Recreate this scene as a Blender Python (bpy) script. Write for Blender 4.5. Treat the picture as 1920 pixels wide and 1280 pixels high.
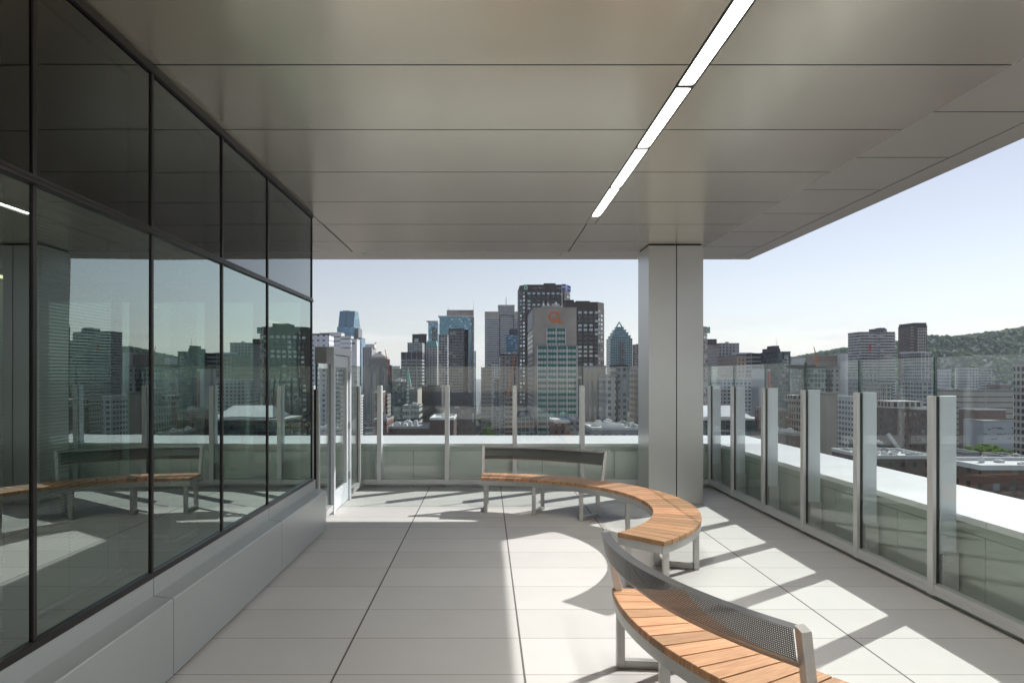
import bpy, math, random
import numpy as np
from math import radians as R, sin, cos, pi, atan2, sqrt

random.seed(7)
S = bpy.context.scene
for o in list(bpy.data.objects):
    bpy.data.objects.remove(o)

# ------------------------------------------------------------------ camera
EYE = 1.75
F = 1280.0
cam = bpy.data.cameras.new('camera')
cam.lens = 24.0
cam.sensor_width = 36.0
cam.sensor_fit = 'HORIZONTAL'
cam.shift_x = 0.025
cam.shift_y = 0.0333
cam.clip_start = 0.05
cam.clip_end = 20000
camo = bpy.data.objects.new('camera', cam)
S.collection.objects.link(camo)
camo.location = (0, 0, EYE)
camo.rotation_euler = (R(90), 0, 0)
S.camera = camo

# ------------------------------------------------------------------ light
SUNV = (1.137, 0.839, 1.0)
SUN_EL = math.atan2(1.0, math.hypot(SUNV[0], SUNV[1]))
SUN_AZ = math.atan2(SUNV[0], SUNV[1])
W = bpy.data.worlds.new('World')
S.world = W
W.use_nodes = True
wn = W.node_tree
wn.nodes.clear()
wo = wn.nodes.new('ShaderNodeOutputWorld')
bg = wn.nodes.new('ShaderNodeBackground')
sky = wn.nodes.new('ShaderNodeTexSky')
sky.sky_type = 'NISHITA'
sky.sun_disc = False
sky.sun_elevation = SUN_EL
sky.sun_rotation = SUN_AZ
sky.altitude = 100
sky.air_density = 1.0
sky.dust_density = 0.0
sky.ozone_density = 1.5
bg.inputs['Strength'].default_value = 0.06
# faint low clouds over the hills, part of the sky itself
tc = wn.nodes.new('ShaderNodeTexCoord')
mp = wn.nodes.new('ShaderNodeMapping')
mp.inputs['Scale'].default_value = (3.0, 3.0, 22.0)
nz = wn.nodes.new('ShaderNodeTexNoise')
nz.inputs['Scale'].default_value = 2.6
nz.inputs['Detail'].default_value = 7
nz.inputs['Roughness'].default_value = 0.6
sp = wn.nodes.new('ShaderNodeSeparateXYZ')
rz = wn.nodes.new('ShaderNodeMapRange')      # band just above the horizon
rz.inputs['From Min'].default_value = 0.10
rz.inputs['From Max'].default_value = 0.03
rn = wn.nodes.new('ShaderNodeMapRange')
rn.inputs['From Min'].default_value = 0.50
rn.inputs['From Max'].default_value = 0.68
mu = wn.nodes.new('ShaderNodeMath'); mu.operation = 'MULTIPLY'
mu2 = wn.nodes.new('ShaderNodeMath'); mu2.operation = 'MULTIPLY'; mu2.inputs[1].default_value = 1.0
mxs = wn.nodes.new('ShaderNodeMix'); mxs.data_type = 'RGBA'
mxs.inputs['B'].default_value = (8.6, 8.5, 8.5, 1)
hsv = wn.nodes.new('ShaderNodeHueSaturation')
hsv.inputs['Saturation'].default_value = 0.55
L = wn.links.new
sat = wn.nodes.new('ShaderNodeMapRange')
sat.inputs['From Min'].default_value = .30; sat.inputs['From Max'].default_value = 1.0; sat.inputs['To Min'].default_value = .52; sat.inputs['To Max'].default_value = 1.15
L(tc.outputs['Generated'], mp.inputs['Vector']); L(mp.outputs[0], nz.inputs['Vector'])
L(tc.outputs['Generated'], sp.inputs[0]); L(sp.outputs['Z'], sat.inputs['Value']); L(sat.outputs[0], hsv.inputs['Saturation']); L(sp.outputs['Z'], rz.inputs['Value'])
L(nz.outputs[0], rn.inputs['Value'])
L(rz.outputs[0], mu.inputs[0]); L(rn.outputs[0], mu.inputs[1]); L(mu.outputs[0], mu2.inputs[0])
wb = wn.nodes.new('ShaderNodeMix'); wb.data_type = 'RGBA'; wb.blend_type = 'MULTIPLY'
wb.inputs['Factor'].default_value = 1.0; wb.inputs['B'].default_value = (1.04, .985, .985, 1)
L(sky.outputs[0], hsv.inputs['Color']); L(hsv.outputs[0], wb.inputs['A']); L(wb.outputs['Result'], mxs.inputs['A'])
L(mu2.outputs[0], mxs.inputs['Factor'])
L(mxs.outputs['Result'], bg.inputs['Color']); L(bg.outputs[0], wo.inputs['Surface'])

sl = bpy.data.lights.new('sun', 'SUN')
sl.energy = 3.1
sl.angle = R(0.5)
sl.color = (1.0, 0.97, 0.94)
so = bpy.data.objects.new('sun', sl)
S.collection.objects.link(so)
from mathutils import Vector
so.rotation_euler = Vector(SUNV).to_track_quat('Z', 'Y').to_euler()
so.location = (30, 20, 40)

S.view_settings.view_transform = 'Standard'
S.view_settings.look = 'None'
S.view_settings.exposure = 0.9
S.view_settings.gamma = 1.0
S.view_settings.use_curve_mapping = False
S.render.engine = 'CYCLES'
cy = S.cycles
cy.max_bounces = 10
cy.diffuse_bounces = 5
cy.glossy_bounces = 5
cy.transmission_bounces = 6
cy.transparent_max_bounces = 32
cy.caustics_reflective = False
cy.caustics_refractive = False
cy.sample_clamp_indirect = 6.0
cy.sample_clamp_direct = 5.0
try:
    cy.use_denoising = True
    cy.denoiser = 'OPENIMAGEDENOISE'
    cy.denoising_input_passes = 'RGB_ALBEDO_NORMAL'
    cy.denoising_prefilter = 'ACCURATE'
except Exception:
    pass

# ------------------------------------------------------------------ helpers
C = S.collection
ORG = {}

class MB:
    """collects shapes (world coordinates) into one mesh"""
    def __init__(self):
        self.v = []; self.f = []; self.m = []; self.uv = []
    def quad(self, pts, m=0, uv=None):
        b = len(self.v); n = len(pts)
        self.v += [tuple(p) for p in pts]
        self.f.append(tuple(range(b, b + n))); self.m.append(m)
        self.uv.append(uv if uv else [(0, 0)] * n)
        return self
    def box(self, x0, x1, y0, y1, z0, z1, m=0, top=None, skip=''):
        if x0 > x1: x0, x1 = x1, x0
        if y0 > y1: y0, y1 = y1, y0
        if z0 > z1: z0, z1 = z1, z0
        P = [(x0,y0,z0),(x1,y0,z0),(x1,y1,z0),(x0,y1,z0),(x0,y0,z1),(x1,y0,z1),(x1,y1,z1),(x0,y1,z1)]
        b = len(self.v); self.v += P
        for key, idx in (('b',(3,2,1,0)),('t',(4,5,6,7)),('f',(0,1,5,4)),('k',(2,3,7,6)),('r',(1,2,6,5)),('l',(3,0,4,7))):
            if key in skip: continue
            self.f.append(tuple(b + i for i in idx))
            self.m.append(top if (top is not None and key == 't') else m)
            if key in 'bt': self.uv.append([(P[i][0], P[i][1]) for i in idx])
            elif key in 'fk': self.uv.append([(P[i][0], P[i][2]) for i in idx])
            else: self.uv.append([(P[i][1], P[i][2]) for i in idx])
        return self
    def prism(self, poly, z0, z1, m=0, top=None):
        """vertical prism over a counter-clockwise polygon; UV = metres along the wall, height"""
        n = len(poly); b = len(self.v)
        self.v += [(x, y, z0) for x, y in poly] + [(x, y, z1) for x, y in poly]
        u = 0.0
        for i in range(n):
            j = (i + 1) % n
            d = math.dist(poly[i], poly[j])
            self.f.append((b+i, b+j, b+n+j, b+n+i)); self.m.append(m)
            self.uv.append([(u, z0), (u + d, z0), (u + d, z1), (u, z1)]); u += d
        self.f.append(tuple(b + n + i for i in range(n))); self.m.append(m if top is None else top)
        self.uv.append([tuple(p) for p in poly])
        self.f.append(tuple(b + n - 1 - i for i in range(n))); self.m.append(m)
        self.uv.append([tuple(p) for p in poly[::-1]])
        return self
    def loft(self, lo, z0, hi, z1, m=0, top=None):
        n = len(lo); b = len(self.v)
        self.v += [(x, y, z0) for x, y in lo] + [(x, y, z1) for x, y in hi]
        for i in range(n):
            j = (i + 1) % n
            self.f.append((b+i, b+j, b+n+j, b+n+i)); self.m.append(m)
            d = math.dist(lo[i], lo[j])
            self.uv.append([(0, z0), (d, z0), (d, z1), (0, z1)])
        self.f.append(tuple(b + n + i for i in range(n))); self.m.append(m if top is None else top)
        self.uv.append([(0, 0)] * n)
        return self
    def bar(self, p, q, w, m=0, h=None):
        """square bar from p to q"""
        p = Vector(p); q = Vector(q); d = (q - p)
        if d.length < 1e-6: return self
        d.normalize()
        up = Vector((0, 0, 1)) if abs(d.z) < .95 else Vector((0, 1, 0))
        s = d.cross(up).normalized(); t = s.cross(d).normalized()
        h = w if h is None else h
        s *= w / 2; t *= h / 2
        b = len(self.v)
        for c in (p, q):
            self.v += [tuple(c - s - t), tuple(c + s - t), tuple(c + s + t), tuple(c - s + t)]
        for idx in ((3,2,1,0),(4,5,6,7),(0,1,5,4),(1,2,6,5),(2,3,7,6),(3,0,4,7)):
            self.f.append(tuple(b + i for i in idx)); self.m.append(m); self.uv.append([(0, 0)] * 4)
        return self
    def tube(self, p, q, r, n=8, m=0):
        p = Vector(p); q = Vector(q); d = (q - p).normalized()
        up = Vector((0, 0, 1)) if abs(d.z) < .95 else Vector((0, 1, 0))
        s = d.cross(up).normalized(); t = s.cross(d).normalized()
        r0, r1 = r if isinstance(r, tuple) else (r, r)
        b = len(self.v)
        for c, rr in ((p, r0), (q, r1)):
            for k in range(n):
                a = 2 * pi * k / n
                self.v.append(tuple(c + s * cos(a) * rr + t * sin(a) * rr))
        for k in range(n):
            j = (k + 1) % n
            self.f.append((b+k, b+j, b+n+j, b+n+k)); self.m.append(m); self.uv.append([(0, 0)] * 4)
        self.f.append(tuple(b + n - 1 - k for k in range(n))); self.m.append(m); self.uv.append([(0, 0)] * n)
        self.f.append(tuple(b + n + k for k in range(n))); self.m.append(m); self.uv.append([(0, 0)] * n)
        return self
    def build(self, name, mats, parent=None, label=None, smooth=False, bevel=0):
        me = bpy.data.meshes.new(name)
        org = ORG.get(parent.name, (0, 0, 0)) if parent else (0, 0, 0)
        me.from_pydata([(x - org[0], y - org[1], z - org[2]) for x, y, z in self.v], [], self.f)
        if not isinstance(mats, (list, tuple)): mats = [mats]
        for mt in mats: me.materials.append(mt)
        me.polygons.foreach_set('material_index', self.m)
        ul = me.uv_layers.new(name='UVMap')
        flat = [c for face in self.uv for p in face for c in p]
        ul.data.foreach_set('uv', flat)
        if smooth: me.polygons.foreach_set('use_smooth', [True] * len(self.f))
        me.update()
        o = bpy.data.objects.new(name, me)
        C.objects.link(o)
        if parent:
            o.parent = parent
        ORG[o.name] = org
        if label: o['label'] = label
        if bevel:
            bv = o.modifiers.new('bevel', 'BEVEL'); bv.width = bevel; bv.segments = 2
            bv.limit_method = 'ANGLE'; bv.angle_limit = R(40)
        return o

def tag(o, label, cat, group=None, kind=None):
    if label: o['label'] = label
    if cat: o['category'] = cat
    if group: o['group'] = group
    if kind: o['kind'] = kind
    return o

def thing(name, label, cat, loc=(0, 0, 0), group=None):
    o = bpy.data.objects.new(name, None)
    o.empty_display_size = 0.3
    C.objects.link(o)
    o.location = loc
    ORG[o.name] = tuple(loc)
    return tag(o, label, cat, group)

def structure(o):
    o['kind'] = 'structure'
    return o

# ------------------------------------------------------------------ materials
def newmat(name):
    m = bpy.data.materials.new(name); m.use_nodes = True
    nt = m.node_tree
    b = nt.nodes['Principled BSDF']
    return m, nt, b

def mat(name, col, rough=.6, metal=0., noise=0., nscale=3., spec=None, bump=0., bscale=40., aniso=None, rnoise=0.):
    m, nt, b = newmat(name)
    b.inputs['Base Color'].default_value = (*col, 1)
    b.inputs['Roughness'].default_value = rough
    b.inputs['Metallic'].default_value = metal
    if spec is not None: b.inputs['Specular IOR Level'].default_value = spec
    if noise or bump or rnoise:
        t = nt.nodes.new('ShaderNodeTexCoord')
    if noise or rnoise:
        n = nt.nodes.new('ShaderNodeTexNoise'); n.inputs['Scale'].default_value = nscale
        n.inputs['Detail'].default_value = 6
        nt.links.new(t.outputs['Object'], n.inputs['Vector'])
    if noise:
        r = nt.nodes.new('ShaderNodeMapRange')
        r.inputs['From Min'].default_value = .25; r.inputs['From Max'].default_value = .75
        r.inputs['To Min'].default_value = 1 - noise; r.inputs['To Max'].default_value = 1 + noise
        nt.links.new(n.outputs[0], r.inputs['Value'])
        v = nt.nodes.new('ShaderNodeVectorMath'); v.operation = 'SCALE'
        v.inputs[0].default_value = col
        nt.links.new(r.outputs[0], v.inputs['Scale'])
        nt.links.new(v.outputs[0], b.inputs['Base Color'])
    if rnoise:
        r2 = nt.nodes.new('ShaderNodeMapRange')
        r2.inputs['From Min'].default_value = .3; r2.inputs['From Max'].default_value = .7
        r2.inputs['To Min'].default_value = rough - rnoise; r2.inputs['To Max'].default_value = rough + rnoise
        nt.links.new(n.outputs[0], r2.inputs['Value'])
        nt.links.new(r2.outputs[0], b.inputs['Roughness'])
    if bump:
        n2 = nt.nodes.new('ShaderNodeTexNoise'); n2.inputs['Scale'].default_value = bscale
        n2.inputs['Detail'].default_value = 5
        nt.links.new(t.outputs['Object'], n2.inputs['Vector'])
        bp = nt.nodes.new('ShaderNodeBump'); bp.inputs['Strength'].default_value = bump
        bp.inputs['Distance'].default_value = .01
        nt.links.new(n2.outputs[0], bp.inputs['Height'])
        nt.links.new(bp.outputs[0], b.inputs['Normal'])
    return m

def math_node(nt, op, a=None, b=None, c=None):
    n = nt.nodes.new('ShaderNodeMath'); n.operation = op
    for i, x in enumerate((a, b, c)):
        if x is None: continue
        if isinstance(x, (int, float)): n.inputs[i].default_value = x
        else: nt.links.new(x, n.inputs[i])
    return n.outputs[0]

def facade(name, wall, glass, bay, flo, wf, hf, u0=0., v0=0., grough=.12, gmetal=.35, vary=.5, wall2=None, wnoise=.12, lit=.12, wrough=.75):
    """wall with a regular grid of windows, UV in metres. wf / hf: share of a bay / storey that is glass"""
    wall = tuple(min(.8, c * 1.25) for c in wall)
    m, nt, b = newmat(name)
    uv = nt.nodes.new('ShaderNodeUVMap')
    s = nt.nodes.new('ShaderNodeSeparateXYZ'); nt.links.new(uv.outputs[0], s.inputs[0])
    u = math_node(nt, 'DIVIDE', math_node(nt, 'ADD', s.outputs['X'], u0 + 1000 * bay), bay)
    v = math_node(nt, 'DIVIDE', math_node(nt, 'ADD', s.outputs['Y'], v0 + 1000 * flo), flo)
    fu = math_node(nt, 'FRACT', u); fv = math_node(nt, 'FRACT', v)
    du = math_node(nt, 'ABSOLUTE', math_node(nt, 'SUBTRACT', fu, .5))
    dv = math_node(nt, 'ABSOLUTE', math_node(nt, 'SUBTRACT', fv, .5))
    mask = math_node(nt, 'MULTIPLY', math_node(nt, 'LESS_THAN', du, wf / 2), math_node(nt, 'LESS_THAN', dv, hf / 2))
    geo = nt.nodes.new('ShaderNodeNewGeometry')
    sn = nt.nodes.new('ShaderNodeSeparateXYZ'); nt.links.new(geo.outputs['Normal'], sn.inputs[0])
    side = math_node(nt, 'LESS_THAN', math_node(nt, 'ABSOLUTE', sn.outputs['Z']), .7)
    mask = math_node(nt, 'MULTIPLY', mask, side)
    cv = nt.nodes.new('ShaderNodeCombineXYZ')
    nt.links.new(math_node(nt, 'FLOOR', u), cv.inputs[0]); nt.links.new(math_node(nt, 'FLOOR', v), cv.inputs[1])
    wnz = nt.nodes.new('ShaderNodeTexWhiteNoise'); wnz.noise_dimensions = '3D'
    nt.links.new(cv.outputs[0], wnz.inputs['Vector'])
    rnd = wnz.outputs['Value']
    # glass tone changes from window to window; some have pale blinds
    sc = math_node(nt, 'ADD', math_node(nt, 'MULTIPLY', rnd, vary * 2), 1 - vary)
    gs = nt.nodes.new('ShaderNodeVectorMath'); gs.operation = 'SCALE'; gs.inputs[0].default_value = glass
    nt.links.new(sc, gs.inputs['Scale'])
    blind = math_node(nt, 'GREATER_THAN', rnd, 1 - lit)
    mb = nt.nodes.new('ShaderNodeMix'); mb.data_type = 'RGBA'
    nt.links.new(blind, mb.inputs['Factor']); nt.links.new(gs.outputs[0], mb.inputs['A'])
    mb.inputs['B'].default_value = (*[min(.8, .16 + g * 1.6) for g in glass], 1)
    # wall
    t = nt.nodes.new('ShaderNodeTexCoord')
    n = nt.nodes.new('ShaderNodeTexNoise'); n.inputs['Scale'].default_value = .15; n.inputs['Detail'].default_value = 8
    n.inputs['Roughness'].default_value = .65
    nt.links.new(t.outputs['Object'], n.inputs['Vector'])
    r = nt.nodes.new('ShaderNodeMapRange')
    r.inputs['From Min'].default_value = .25; r.inputs['From Max'].default_value = .75
    r.inputs['To Min'].default_value = 1 - wnoise; r.inputs['To Max'].default_value = 1 + wnoise
    nt.links.new(n.outputs[0], r.inputs['Value'])
    vs = nt.nodes.new('ShaderNodeVectorMath'); vs.operation = 'SCALE'; vs.inputs[0].default_value = wall
    nt.links.new(r.outputs[0], vs.inputs['Scale'])
    wcol = vs.outputs[0]
    if wall2:   # spandrel colour between the windows of one bay
        inb = math_node(nt, 'LESS_THAN', du, wf / 2)
        m2 = nt.nodes.new('ShaderNodeMix'); m2.data_type = 'RGBA'
        nt.links.new(inb, m2.inputs['Factor']); nt.links.new(wcol, m2.inputs['A']); m2.inputs['B'].default_value = (*wall2, 1)
        wcol = m2.outputs['Result']
    mc = nt.nodes.new('ShaderNodeMix'); mc.data_type = 'RGBA'
    nt.links.new(mask, mc.inputs['Factor']); nt.links.new(wcol, mc.inputs['A']); nt.links.new(mb.outputs['Result'], mc.inputs['B'])
    nt.links.new(mc.outputs['Result'], b.inputs['Base Color'])
    nt.links.new(math_node(nt, 'MULTIPLY_ADD', mask, grough - wrough, wrough), b.inputs['Roughness'])
    nt.links.new(math_node(nt, 'MULTIPLY', mask, gmetal), b.inputs['Metallic'])
    bp = nt.nodes.new('ShaderNodeBump'); bp.inputs['Strength'].default_value = .6; bp.inputs['Distance'].default_value = .25
    nt.links.new(math_node(nt, 'SUBTRACT', 1., mask), bp.inputs['Height'])
    nt.links.new(bp.outputs[0], b.inputs['Normal'])
    return m

def glass_mat(name, tint, base, refl=(1, 1, 1), wave=0., rough=0., power=5.0):
    """clear flat glass: transparent with a mirror coat that grows towards grazing angles"""
    m = bpy.data.materials.new(name); m.use_nodes = True
    nt = m.node_tree; nt.nodes.clear()
    out = nt.nodes.new('ShaderNodeOutputMaterial')
    tr = nt.nodes.new('ShaderNodeBsdfTransparent'); tr.inputs[0].default_value = (*tint, 1)
    gl = nt.nodes.new('ShaderNodeBsdfGlossy'); gl.inputs['Color'].default_value = (*refl, 1)
    gl.inputs['Roughness'].default_value = rough
    gm = nt.nodes.new('ShaderNodeNewGeometry')
    dt = nt.nodes.new('ShaderNodeVectorMath'); dt.operation = 'DOT_PRODUCT'
    nt.links.new(gm.outputs['Normal'], dt.inputs[0]); nt.links.new(gm.outputs['Incoming'], dt.inputs[1])
    k = math_node(nt, 'SUBTRACT', 1.0, math_node(nt, 'ABSOLUTE', dt.outputs['Value']))
    fac = math_node(nt, 'MULTIPLY_ADD', math_node(nt, 'POWER', k, power), .96 - base, .04 + base)
    if wave:
        t = nt.nodes.new('ShaderNodeTexCoord')
        mpp = nt.nodes.new('ShaderNodeMapping'); mpp.inputs['Scale'].default_value = (1, .55, 1.2)
        n = nt.nodes.new('ShaderNodeTexNoise'); n.inputs['Scale'].default_value = 1.3; n.inputs['Detail'].default_value = 1
        nt.links.new(t.outputs['Object'], mpp.inputs[0]); nt.links.new(mpp.outputs[0], n.inputs['Vector'])
        bp = nt.nodes.new('ShaderNodeBump'); bp.inputs['Strength'].default_value = 1.0; bp.inputs['Distance'].default_value = wave
        nt.links.new(n.outputs[0], bp.inputs['Height'])
        nt.links.new(bp.outputs[0], gl.inputs['Normal'])
    mx = nt.nodes.new('ShaderNodeMixShader')
    nt.links.new(fac, mx.inputs[0]); nt.links.new(tr.outputs[0], mx.inputs[1]); nt.links.new(gl.outputs[0], mx.inputs[2])
    nt.links.new(mx.outputs[0], out.inputs['Surface'])
    return m

def emit(name, col, st):
    m, nt, b = newmat(name)
    b.inputs['Base Color'].default_value = (.8, .8, .8, 1)
    b.inputs['Emission Color'].default_value = (*col, 1)
    b.inputs['Emission Strength'].default_value = st
    return m

def metal_panel(name, col, metal, rough, lo=0.):
    """metallic painted sheet with a very light grain"""
    m, nt, b = newmat(name)
    t = nt.nodes.new('ShaderNodeTexCoord')
    n = nt.nodes.new('ShaderNodeTexNoise'); n.inputs['Scale'].default_value = 420; n.inputs['Detail'].default_value = 2
    nt.links.new(t.outputs['Object'], n.inputs['Vector'])
    n2 = nt.nodes.new('ShaderNodeTexNoise'); n2.inputs['Scale'].default_value = .9; n2.inputs['Detail'].default_value = 3
    nt.links.new(t.outputs['Object'], n2.inputs['Vector'])
    g = nt.nodes.new('ShaderNodeNewGeometry')
    r = math_node(nt, 'ADD', math_node(nt, 'MULTIPLY', n.outputs[0], .10), math_node(nt, 'MULTIPLY', n2.outputs[0], .12))
    r = math_node(nt, 'ADD', r, math_node(nt, 'MULTIPLY', g.outputs['Random Per Island'], .02))
    r = math_node(nt, 'ADD', r, .88)
    v = nt.nodes.new('ShaderNodeVectorMath'); v.operation = 'SCALE'; v.inputs[0].default_value = col
    nt.links.new(r, v.inputs['Scale']); nt.links.new(v.outputs[0], b.inputs['Base Color'])
    b.inputs['Metallic'].default_value = metal
    b.inputs['Roughness'].default_value = rough
    return m

M = {}
M['ceil'] = metal_panel('champagne ceiling panel', (.88, .80, .665), .76, .25)
M['ceil_edge'] = metal_panel('darker edge ceiling panel', (.72, .66, .57), .70, .32)
M['column'] = metal_panel('column cladding', (.51, .51, .495), .62, .30)
M['sill'] = metal_panel('silver sill cladding', (.42, .445, .437), .25, .33)
M['dark'] = mat('dark gap', (.008, .008, .008), .8)
M['frame'] = mat('dark bronze frame', (.028, .025, .024), .32, .6)
M['alu'] = mat('silver painted aluminium', (.60, .60, .59), .36, .45, noise=.03, nscale=2)
M['alu_white'] = mat('pale painted aluminium', (.68, .715, .745), .40, .2, noise=.02, nscale=2)
M['gasket'] = mat('black gasket', (.01, .01, .01), .6)
M['steel'] = mat('brushed stainless steel', (.46, .455, .44), .38, .6, noise=.10, nscale=9, rnoise=.08)
M['coping'] = mat('white coping sheet', (.72, .72, .71), .45, .0, noise=.06, nscale=1.4)
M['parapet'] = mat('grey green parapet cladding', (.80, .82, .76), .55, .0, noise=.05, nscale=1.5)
M['parapet_shaded'] = mat('grey green parapet cladding of the right side', (.34, .37, .32), .55, .0, noise=.05, nscale=1.5)  # parapet cladding again, the right side's deeper shade put into its colour
M['gutter'] = mat('gutter sheet', (.38, .38, .37), .8, noise=.2, nscale=6)
M['rail_glass'] = glass_mat('railing glass', (.955, .985, .972), .004)
M['glass_edge'] = mat('green glass edge', (.006, .07, .055), .12, .0, spec=.8)
M['wall_glass'] = glass_mat('tinted mirror window glass', (.30, .40, .355), .14, (.85, .97, .92), wave=.0016, power=2.5)
M['spandrel'] = glass_mat('dark spandrel glass', (.06, .07, .07), -.02, (.92, .96, .96), wave=.0016, power=3.2)
M['inner_glass'] = glass_mat('inner glass face', (.80, .86, .83), .0)
M['door_glass'] = glass_mat('door glass', (.85, .90, .87), .02)
M['black_back'] = mat('black backing', (.012, .012, .013), .9)
M['room_wall'] = mat('office wall', (.42, .43, .42), .9)
M['room_floor'] = mat('office carpet', (.10, .10, .10), .95)
M['blind'] = mat('grey window blind slat', (.20, .21, .20), .55)
M['lamp'] = emit('lamp diffuser', (1.0, .965, .915), 34)
M['lamp_in'] = emit('office lamp diffuser', (1.0, .80, .52), 2.0)
M['lamp_frame'] = mat('black lamp frame', (.02, .019, .018), .5)

def paver():
    m, nt, b = newmat('concrete pavers')
    t = nt.nodes.new('ShaderNodeTexCoord')
    s = nt.nodes.new('ShaderNodeSeparateXYZ'); nt.links.new(t.outputs['Object'], s.inputs[0])
    PX, PY = 1.11, .557
    u = math_node(nt, 'DIVIDE', math_node(nt, 'ADD', s.outputs['X'], 100 * PX - .222), PX)
    v = math_node(nt, 'DIVIDE', math_node(nt, 'ADD', s.outputs['Y'], 100 * PY - 4.0), PY)
    du = math_node(nt, 'SUBTRACT', .5, math_node(nt, 'ABSOLUTE', math_node(nt, 'SUBTRACT', math_node(nt, 'FRACT', u), .5)))
    dv = math_node(nt, 'SUBTRACT', .5, math_node(nt, 'ABSOLUTE', math_node(nt, 'SUBTRACT', math_node(nt, 'FRACT', v), .5)))
    ju = math_node(nt, 'LESS_THAN', math_node(nt, 'MULTIPLY', du, PX), .0065)
    jv = math_node(nt, 'LESS_THAN', math_node(nt, 'MULTIPLY', dv, PY), .0032)
    cv = nt.nodes.new('ShaderNodeCombineXYZ')
    nt.links.new(math_node(nt, 'FLOOR', u), cv.inputs[0]); nt.links.new(math_node(nt, 'FLOOR', v), cv.inputs[1])
    w = nt.nodes.new('ShaderNodeTexWhiteNoise'); nt.links.new(cv.outputs[0], w.inputs['Vector'])
    n1 = nt.nodes.new('ShaderNodeTexNoise'); n1.inputs['Scale'].default_value = 220; n1.inputs['Detail'].default_value = 3
    n2 = nt.nodes.new('ShaderNodeTexNoise'); n2.inputs['Scale'].default_value = 1.6; n2.inputs['Detail'].default_value = 8
    n2.inputs['Roughness'].default_value = .65
    n3 = nt.nodes.new('ShaderNodeTexNoise'); n3.inputs['Scale'].default_value = 26; n3.inputs['Detail'].default_value = 2
    for n in (n1, n2, n3): nt.links.new(t.outputs['Object'], n.inputs['Vector'])
    f = math_node(nt, 'MULTIPLY_ADD', w.outputs['Value'], .09, .82)
    f = math_node(nt, 'ADD', f, math_node(nt, 'MULTIPLY', n1.outputs[0], .12))
    f = math_node(nt, 'ADD', f, math_node(nt, 'MULTIPLY', n2.outputs[0], .15))
    spot = math_node(nt, 'GREATER_THAN', n3.outputs[0], .735)          # small dark stains
    f = math_node(nt, 'SUBTRACT', f, math_node(nt, 'MULTIPLY', spot, .10))
    col = nt.nodes.new('ShaderNodeVectorMath'); col.operation = 'SCALE'; col.inputs[0].default_value = (.56, .55, .525)
    nt.links.new(f, col.inputs['Scale'])
    j = math_node(nt, 'MAXIMUM', ju, jv)
    mx = nt.nodes.new('ShaderNodeMix'); mx.data_type = 'RGBA'
    mk = nt.nodes.new('ShaderNodeMix'); mk.data_type = 'RGBA'      # deep long joints, shallow sandy cross joints
    nt.links.new(ju, mk.inputs['Factor']); mk.inputs['A'].default_value = (.20, .17, .13, 1); mk.inputs['B'].default_value = (.10, .09, .075, 1)
    nt.links.new(j, mx.inputs['Factor']); nt.links.new(col.outputs[0], mx.inputs['A']); nt.links.new(mk.outputs['Result'], mx.inputs['B'])
    nt.links.new(mx.outputs['Result'], b.inputs['Base Color'])
    b.inputs['Roughness'].default_value = .72
    bp = nt.nodes.new('ShaderNodeBump'); bp.inputs['Strength'].default_value = .25; bp.inputs['Distance'].default_value = .004
    h = math_node(nt, 'SUBTRACT', math_node(nt, 'MULTIPLY', n1.outputs[0], .3), math_node(nt, 'MULTIPLY', j, 1.5))
    nt.links.new(h, bp.inputs['Height']); nt.links.new(bp.outputs[0], b.inputs['Normal'])
    return m
M['paver'] = paver()

def wood():
    m, nt, b = newmat('tropical hardwood slats')
    uv = nt.nodes.new('ShaderNodeUVMap')
    mpp = nt.nodes.new('ShaderNodeMapping'); mpp.inputs['Scale'].default_value = (3.5, 60, 1)
    g = nt.nodes.new('ShaderNodeNewGeometry')
    add = nt.nodes.new('ShaderNodeVectorMath'); add.operation = 'ADD'
    cb = nt.nodes.new('ShaderNodeCombineXYZ')
    nt.links.new(math_node(nt, 'MULTIPLY', g.outputs['Random Per Island'], 50), cb.inputs[0])
    nt.links.new(cb.outputs[0], add.inputs[1])
    nt.links.new(uv.outputs[0], mpp.inputs[0]); nt.links.new(mpp.outputs[0], add.inputs[0])
    n = nt.nodes.new('ShaderNodeTexNoise'); n.inputs['Scale'].default_value = 1.2; n.inputs['Detail'].default_value = 6; n.inputs['Roughness'].default_value = .6
    nt.links.new(add.outputs[0], n.inputs['Vector'])
    cr = nt.nodes.new('ShaderNodeValToRGB')
    cr.color_ramp.elements[0].position = .3; cr.color_ramp.elements[0].color = (.31, .145, .062, 1)
    cr.color_ramp.elements[1].position = .72; cr.color_ramp.elements[1].color = (.58, .335, .17, 1)
    nt.links.new(n.outputs[0], cr.inputs[0])
    hs = nt.nodes.new('ShaderNodeHueSaturation')
    nt.links.new(math_node(nt, 'MULTIPLY_ADD', g.outputs['Random Per Island'], .62, .70), hs.inputs['Value'])
    nt.links.new(math_node(nt, 'MULTIPLY_ADD', g.outputs['Random Per Island'], -.012, .506), hs.inputs['Hue'])
    nt.links.new(cr.outputs[0], hs.inputs['Color']); nt.links.new(hs.outputs[0], b.inputs['Base Color'])
    b.inputs['Roughness'].default_value = .5
    return m
M['wood'] = wood()

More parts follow.
